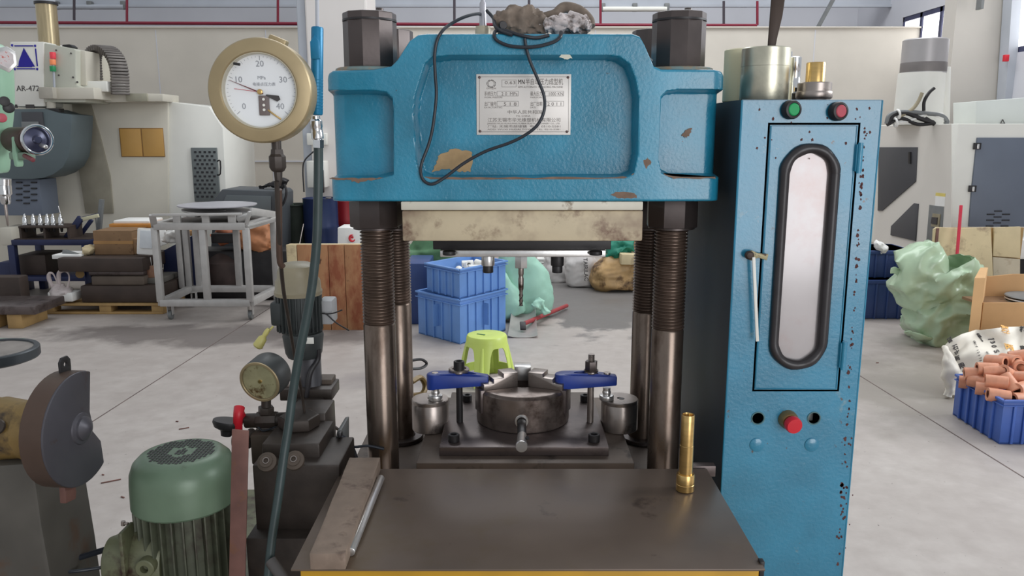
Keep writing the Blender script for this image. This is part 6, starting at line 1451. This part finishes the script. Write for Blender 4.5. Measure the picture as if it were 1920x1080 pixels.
leftface([(1762, 408), (1752, 407), (1750, 419), (1761, 421)], .016, .01, m_print, 'lock_slot')
leftface([(1774, 363), (1756, 361), (1755, 367), (1773, 369)], .002, .004, mat('yellow_label', (220, 200, 110), .5), 'yellow_label')
leftface([(1773, 369), (1755, 367), (1754, 386), (1772, 387)], .002, .004, m_foam, 'paper_label')
# dark door on the front face with hinges and louvres
def ff(pts, dep, off, mm, name, bev=0.0): return pr_(pts, Yr - off, dep, bev).part(name, mm, rm_)
ff([(1833, 258), (1990, 258), (1990, 425), (1817, 425), (1822, 360)], .02, .018, m_slate, 'dark_door', .003)
for x, y in ((1833, 274), (1824, 354)):
    h_ = bx_(x - 6, y - 6, x + 7, y + 6, Yr - .03, .02, .002).part('hinge', m_black, rm_); bx_(x - .5, y - 4, x + 3.5, y + 5, Yr - .034, .01, .001).part('hinge_leaf', m_steel, h_)
for j, (y, xs) in enumerate(((396, (1872,)), (402, (1858, 1887)), (407, (1871,)), (413, (1857, 1886)), (418, (1870,)), (424, (1856, 1884)))):
    for x in xs: bx_(x - 7, y - 1.2, x + 7, y + 1.2, Yr - .024, .01).part('louvre', m_grillhole, rm_)
# rear enclosure on the right
re_ = pr_([(1830, 190), (1990, 178), (1990, 236), (1830, 236)], 7.7, .4, .006).part('rear_cover', mat('pale_green_grey', (208, 212, 208), .5, 0, .03, 3), rm_)
tri = MB(); a_, b_, c_ = P(1880, 224, 7.69), P(1876, 232, 7.69), P(1884, 232, 7.69)
for p, q in ((a_, b_), (b_, c_), (c_, a_)): tri.bar(p, q, .006, .003, .0, up=(0, 1, 0))
tri.part('warning_triangle', m_print, rm_, None)
# vertical motor tower on the machine
mxp = P(1727, 150, 7.5); k7 = S(mxp); mx7, Y7 = mxp.x, 7.5
def z7(y): return P(1727, y, Y7).z
MB().lathe([(0, zt_m - .0), (44 * k7, zt_m), (44 * k7, z7(214)), (42 * k7, z7(212)), (40.5 * k7, z7(137)), (0, z7(137))], (mx7, Y7, 0), seg=48).part('motor_housing', m_white, rm_)
MB().lathe([(0, z7(138)), (39.5 * k7, z7(138)), (39.5 * k7, z7(76)), (37 * k7, z7(74)), (0, z7(74))], (mx7 + .01, Y7, 0), seg=48).part('motor_top', mat('brushed_grey_motor', (176, 172, 172), .4, .4, .06, 4), rm_)
MB().lathe([(39.7 * k7, z7(136)), (39.9 * k7, z7(134)), (39.9 * k7, z7(119)), (39.6 * k7, z7(118))], (mx7 + .01, Y7, 0), seg=48).part('dark_band', mat('dark_motor_band', (124, 118, 116), .5, .3), rm_)
MB().cyl(P(1767, 232, 7.6), P(1769, 126, 7.6), .06, seg=24, bev=.006).part('side_tube', m_white, rm_)
for pts, r_, mm in (([(1662, 232), (1668, 216), (1690, 210), (1730, 212), (1765, 217), (1776, 228), (1772, 232)], .018, m_grey), ([(1664, 233), (1676, 215), (1700, 212), (1725, 222), (1750, 230)], .02, m_black), ([(1663, 234), (1690, 222), (1720, 233), (1753, 231)], .016, m_black), ([(1688, 218), (1710, 205), (1722, 190), (1729, 174)], .016, m_khaki), ([(1732, 208), (1733, 190), (1742, 174), (1752, 165)], .014, m_black), ([(1735, 222), (1745, 228), (1752, 233)], .018, m_black), ([(1668, 228), (1700, 228), (1740, 214), (1770, 222)], .012, m_foam)):
    MB().tube([P(x, y, 7.12) for x, y in pts], r_, 10, 6).part('motor_cable', mm, rm_)
for x, y in ((1684, 214), (1679, 230)): MB().torus(P(x, y, 7.1), (1, 0, .2), .035, .01, 20, 8).part('cable_tie', m_foam, rm_)
# blue crates behind the green bag
for x0, y0, x1, y1, Y, mm, lab, b_ in ((1590, 470, 1706, 524, 6.5, m_cratedk, 'upper dark blue crate right of the cabinet', 1), (1590, 525, 1722, 597, 6.44, m_cratedk, 'lower dark blue crate right of the cabinet', 0)):
    t = thing('storage_crate', lab, 'crate', (P(1655, y1, Y).x, Y + .2, G(1655, 597).z if not b_ else P(1655, y1, Y).z))
    zlo = 0.001 if not b_ else P(1655, 524, 6.44).z + .004
    zhi = P(1655, y0, Y).z
    MB().span((P(x0, 550, Y).x, Y, zlo), (P(x1, 550, Y).x, Y + .4, zhi), .01).part('crate_wall', mm, t)
    MB().span((P(x0, 550, Y).x - .01, Y - .015, zhi - .03), (P(x1, 550, Y).x + .015, Y + .415, zhi), .006).part('crate_rim', mm, t)
    for k in range(6):
        x = P(x0 + 8 + k * (x1 - x0 - 10) / 5.5, 550, Y).x; MB().span((x - .008, Y - .012, zlo), (x + .008, Y + .01, zhi - .03), .002).part('rib', mm, t)
blob('clear_wrap', [(P(1642, 466, 6.5), .02, .03), (P(1650, 462, 6.5), .05, .06), (P(1660, 465, 6.5), .02, .03)], m_foam, 'small white wrap on top of the upper dark blue crate', 'wrap', 20, .03, 2)
# pale boards standing before the machine
pb_ = thing('board_panel', 'large weathered pale wooden panel leaning before the white machine', 'panel', (P(1830, 560, 6.2).x, 6.2, 0))
pr_([(1751, 430), (1757, 426), (1800, 428), (1858, 426), (1864, 560), (1748, 560), (1747, 500)], 6.1, .02, .002).part('board', m_lwood, pb_)
pr_([(1865, 427), (1914, 425), (1913, 484), (1862, 480)], 6.1, .02, .002).part('board', m_lwood, pb_)
pr_([(1862, 482), (1913, 486), (1912, 600), (1864, 600)], 6.1, .02, .002).part('board', mat('greyer_board', (186, 174, 152), .7, 0, .1, 5, .1, 50, [((150, 128, 104), 6, .55, .7)]), pb_)
bx_(1750, 427, 1910, 590, 6.125, .02).part('back_frame', m_timber, pb_)
bx_(1748, 428, 1753, 596, 6.09, .02, .002).part('rust_edge', m_rusty, pb_)
MB().bar(G(1782, 632) , P(1802, 385, 6.07), .022, .022, .003).thing('red_handle', mat('red_pole', (196, 44, 66), .45, 0, .1, 8), 'straight red handle standing before the pale wooden panel', 'handle')
bx_(1914, 450, 1960, 484, 6.4, .2, .006).thing('white_board', m_foam, 'white box edge right of the pale wooden panel', 'box')
# green plastic bag
def fold(p):
    a = noise.noise(Vector((p.x * 3.2 + p.z * 3.5, p.y * 3, p.z * 6 - p.x * 3)) + Vector((3, 1, 7)))
    b = noise.noise(Vector((p.x * 9 - p.z * 8, p.y * 9, p.z * 8 + p.x * 7)) + Vector((1, 5, 2)))
    return .05 * (1 - 3 * abs(a)) + .016 * (1 - 3 * abs(b)) - .02
YB2 = 5.75
gb = MB().loft([(P(1765, 643, YB2), .10, .10), (P(1764, 636, YB2), .215, .18), (P(1762, 610, YB2), .235, .21), (P(1770, 580, YB2), .235, .21), (P(1774, 555, YB2), .235, .20), (P(1764, 535, YB2), .26, .19), (P(1748, 515, YB2), .28, .17), (P(1746, 503, YB2), .25, .14), (P(1766, 494, YB2), .14, .08), (P(1772, 492, YB2), .04, .03)], 110, 10, 3.2, fold)
gb.loft([(P(1748, 520, YB2), .10, .09), (P(1718, 512, YB2), .09, .06), (P(1696, 508, YB2), .055, .03), (P(1682, 508, YB2), .04, .014), (P(1670, 508, YB2), .022, .006)], 30, 7, 2.0, crump(14, .03, 3))
gb.loft([(P(1745, 636, 5.62), .06, .03), (P(1725, 634, 5.58), .06, .02), (P(1704, 624, 5.6), .03, .008), (P(1697, 622, 5.6), .01, .004)], 20, 6, 2.0, crump(16, .02, 5))
gb.thing('garbage_bag', m_palegreen, 'crumpled pale green plastic bag standing on the floor at the right', 'bag', None, 60)
# open cardboard box
cb_ = thing('open_box', 'open cardboard box with flaps up behind the printed sack', 'box', (P(1880, 615, 5.1).x, 5.2, 0))
Yc = 5.05
bx_(1840, 568, 1990, 640, Yc, .02, .002).part('front_wall', m_card, cb_)
MB().prism([(P(*q_).x, P(*q_).y) for q_ in ((1823, 560, Yc - .01), (1843, 560, Yc - .01), (1846, 560, Yc + .4), (1832, 560, Yc + .4))], P(1833, 521, Yc).z, Matrix.Translation((0, 0, .001))).part('corner_wall', mat('light_cardboard', (206, 164, 116), .75, 0, .06, 6), cb_)
pr_([(1840, 520), (1900, 514), (1990, 514), (1990, 610), (1840, 610)], Yc + .36, .015, .002).part('back_wall', m_card, cb_)
bx_(1858, 575, 1990, 580, Yc + .02, .34).part('inner_floor', m_card2, cb_)
for k, (y, mm) in enumerate(((556, m_grey), (561, m_alu), (566, m_grey))):
    v = P(1935, y, Yc + .18); MB().lathe([(0, -.006), (.155, -.004), (.16, 0), (.155, .006), (0, .008)], v, (0, 0, 1), 48).thing('metal_plate', mm, ['top', 'middle', 'bottom'][k] + ' round metal plate of the pile in the open cardboard box', 'plate')
# printed sack behind the basket
def psk(u, v):
    # arch-topped sheet of sack cloth: u across, v from floor to top
    x = 1772 + 185 * u
    top = [(0, 652), (.06, 640), (.16, 628), (.30, 620), (.5, 616), (.75, 614), (1, 606)]
    ty = np.interp(u, [a for a, _ in top], [b for _, b in top])
    y = 742 + (ty - 742) * v
    if v < .3: x += 6 * (0.3 - v)
    Y = 4.44 + .22 * v + .05 * noise.noise(Vector((u * 5, v * 4, 1))) * 1.2
    return P(x, y, Y)
ps = MB(); ps.grid(psk, 50, 30); bmesh.ops.solidify(ps.bm, geom=ps.bm.faces[:], thickness=-.012)
sk = ps.thing('printed_sack', m_sackprint, 'white printed woven sack with black Chinese lettering behind the basket', 'sack', None, 60)
MB().loft([(P(1776, 742, 4.42), .02, .02), (P(1782, 722, 4.42), .04, .03), (P(1780, 690, 4.44), .045, .03), (P(1774, 664, 4.46), .03, .02), (P(1772, 650, 4.5), .01, .01)], 20, 6, 2, crump(14, .02, 4)).part('sack_fold', m_sackprint, sk, 60)
MB().loft([(P(1790, 738, 4.55), .02, .05), (P(1870, 728, 4.6), .12, .12), (P(1940, 728, 4.6), .12, .12)], 20, 6, 2, crump(8, .02, 4)).part('sack_bulk', m_sackprint, sk, 60)
def sktext(s, x0, y0, x1, y1, size, mm=m_print, bold=0.0, vert=True, sx=1.0):
    """characters one by one along a pixel line on the cloth, so that they follow its folds"""
    out = MB(); n = len(s)
    for i, chh in enumerate(s):
        if chh == ' ': continue
        f = i / max(1, n - 1); x = x0 + (x1 - x0) * f; y = y0 + (y1 - y0) * f
        u = (x - 1772) / 185; ty = np.interp(u, [0, .06, .16, .30, .5, .75, 1], [652, 640, 628, 620, 616, 614, 606]); v = (y - 742) / (ty - 742)
        v = min(1, max(0, v)); p = psk(u, v); pu_ = psk(u + .01, v) - p; pv_ = psk(u, v + .01) - p
        nrm = pu_.cross(pv_).normalized(); 
        if nrm.y > 0: nrm = -nrm
        d = Vector((x1 - x0, 0, -(y1 - y0))).normalized()
        if vert: upv = -(pu_.normalized() * d.x + pv_.normalized() * d.z) ; up_ = -d_dir(pu_, pv_, d)
        else: up_ = d_perp(pu_, pv_, d)
        right = up_.cross(nrm).normalized()
        t = text(chh, size, flatM(p + nrm * .016 - right * size * .4 * sx - up_ * size * .35, right, up_), .0008, sx=sx, bold=bold)
        me = bpy.data.meshes.new('t'); t.bm.to_mesh(me); t.bm.free(); out.bm.from_mesh(me); bpy.data.meshes.remove(me)
    out.part('sack_lettering', mm, sk, None)
def d_dir(pu_, pv_, d): return (pu_.normalized() * d.x + pv_.normalized() * d.z).normalized()
def d_perp(pu_, pv_, d): return (-pu_.normalized() * d.z + pv_.normalized() * d.x).normalized()
sktext('晋石化有限公司', 1783, 640, 1809, 708, .036, bold=.0006)
sktext('730S', 1857, 637, 1868, 663, .044, bold=.0008, vert=False)
sktext('GB/T 12670-2008', 1826, 644, 1842, 690, .020, vert=False)
sktext('净重25', 1832, 630, 1840, 642, .018, bold=.001)
sktext('生产', 1848, 664, 1852, 673, .020)
sktext('聚丙烯', 1776, 664, 1786, 714, .020)
sktext('聚丙', 1880, 620, 1888, 654, .055, m_orange, .0015)
sktext('树脂', 1918, 618, 1918, 656, .04, bold=.001)
# blue basket of tubes
H_ = .30
c0 = G(1873, 833); cl = G(1786, 777); c0 = Vector((c0.x, c0.y, 0)); cl = Vector((cl.x, cl.y, 0))
cr_ = c0 + Vector((.42, -.005, 0))
zhb = P(1873, 750, c0.y).z
bt_, bc = crate(c0, cl, cr_, .001, zhb, m_crate2, 'blue_basket', 'blue plastic basket full of peach tubes at the right edge', handle=False, nl=5, nr=7, rim=.012, cat='basket')
rr = random.Random(12)
tubes = [(1868, 678, 62, 10), (1893, 676, 78, 8), (1912, 668, 20, 15), (1851, 692, 12, 0), (1906, 684, 100, 0), (1828, 701, 20, 5), (1862, 697, 15, 5), (1888, 700, 150, 25), (1836, 716, 48, 0), (1868, 716, 25, 0),
         (1894, 720, 78, -35), (1915, 708, 40, 10), (1818, 718, 30, 0), (1850, 730, 30, 0), (1916, 728, 150, 0), (1872, 742, 15, -5), (1916, 748, 170, 0), (1920, 690, 60, 0)]
tlab = ['peach tube at the heap top showing its dark bore, left of the topmost tubes', 'second open-ended peach tube from the left in the top row', 'topmost long peach tube at the upper right of the heap', 'peach tube lying flat just below the open one at the heap top', 'peach tube end facing out near the right edge, high in the heap',
        'leftmost peach tube in the basket, lying lengthwise', 'peach tube lying across the upper middle of the heap', 'tilted peach tube above the upright glossy one', 'peach tube with a big open dark bore at left centre of the heap', 'short peach tube in the middle of the heap behind the upright one',
        'upright glossy peach tube leaning in the front right of the heap', 'peach tube at the right edge, middle of the heap', 'peach tube low against the left rim of the basket', 'peach tube by the left front rim with its bore half hidden', 'peach tube at the right edge, just above the front rim',
        'front peach tube lying along the near rim of the basket', 'peach tube at the near rim, at the picture edge', 'peach tube cut off by the picture edge, upper right of the heap']
cbk = (bc[0] + bc[2]) / 2
# depth of every tube from its height in the heap: lower in the picture is nearer
firstt = None
for k, (x, y, az, el_) in enumerate(tubes):
    Yt = np.interp(y, [660, 690, 720, 752], [c0.y + .40, c0.y + .27, c0.y + .14, c0.y + .06])
    Yt = max(Yt, 4.13 - (x - 1786) / 87 * .43 + .085)
    v = P(x, y, Yt)
    L2, R2 = .050, .0335
    if firstt is None:
        t = thing('peach_tube', 'x', 'tube', (0, 0, 0), 'peach tubes in the basket')
        MB().lathe([(R2 * .62, -L2), (R2 - .001, -L2), (R2, -L2 + .001), (R2, L2 - .001), (R2 - .001, L2), (R2 * .62, L2), (R2 * .60, L2 - .002), (R2 * .60, -L2 + .002), (R2 * .62, -L2)], (0, 0, 0), (1, 0, 0), 32).part('tube_wall', m_pink, t)
        MB().ring((-L2 + .003, 0, 0), (L2 - .003, 0, 0), R2 * .605, R2 * .56, 28).part('bore', m_pinkdk, t)
        firstt = t
    else: t = dup(firstt, (0, 0, 0))
    t.location = v; t.rotation_euler = (0, math.radians(-el_), math.radians(-az))
    t['label'] = tlab[k]
MB().prism([(c.x + (cbk.x - c.x) * .06, c.y + (cbk.y - c.y) * .06) for c in bc], .02, Matrix.Translation((0, 0, zhb - .12))).thing('tube_heap', m_pink, 'lower layer of peach tubes filling the basket', 'tubes', kind='stuff')
# small litter on the floor
rr = random.Random(2)
for x, y, L3 in ((345, 803, .05), (208, 902, .08), (193, 890, .012), (230, 932, .02), (150, 935, .02), (1645, 680, .02), (856, 560, .02), (332, 790, .015)):
    g_ = G(x, y, .003); a_ = rr.uniform(-.6, .6)
    MB().bar(g_ - Vector((math.cos(a_), math.sin(a_), 0)) * L3 / 2, g_ + Vector((math.cos(a_), math.sin(a_), 0)) * L3 / 2, .006, .004, .001).part('metal_chip', m_rusty, flo)
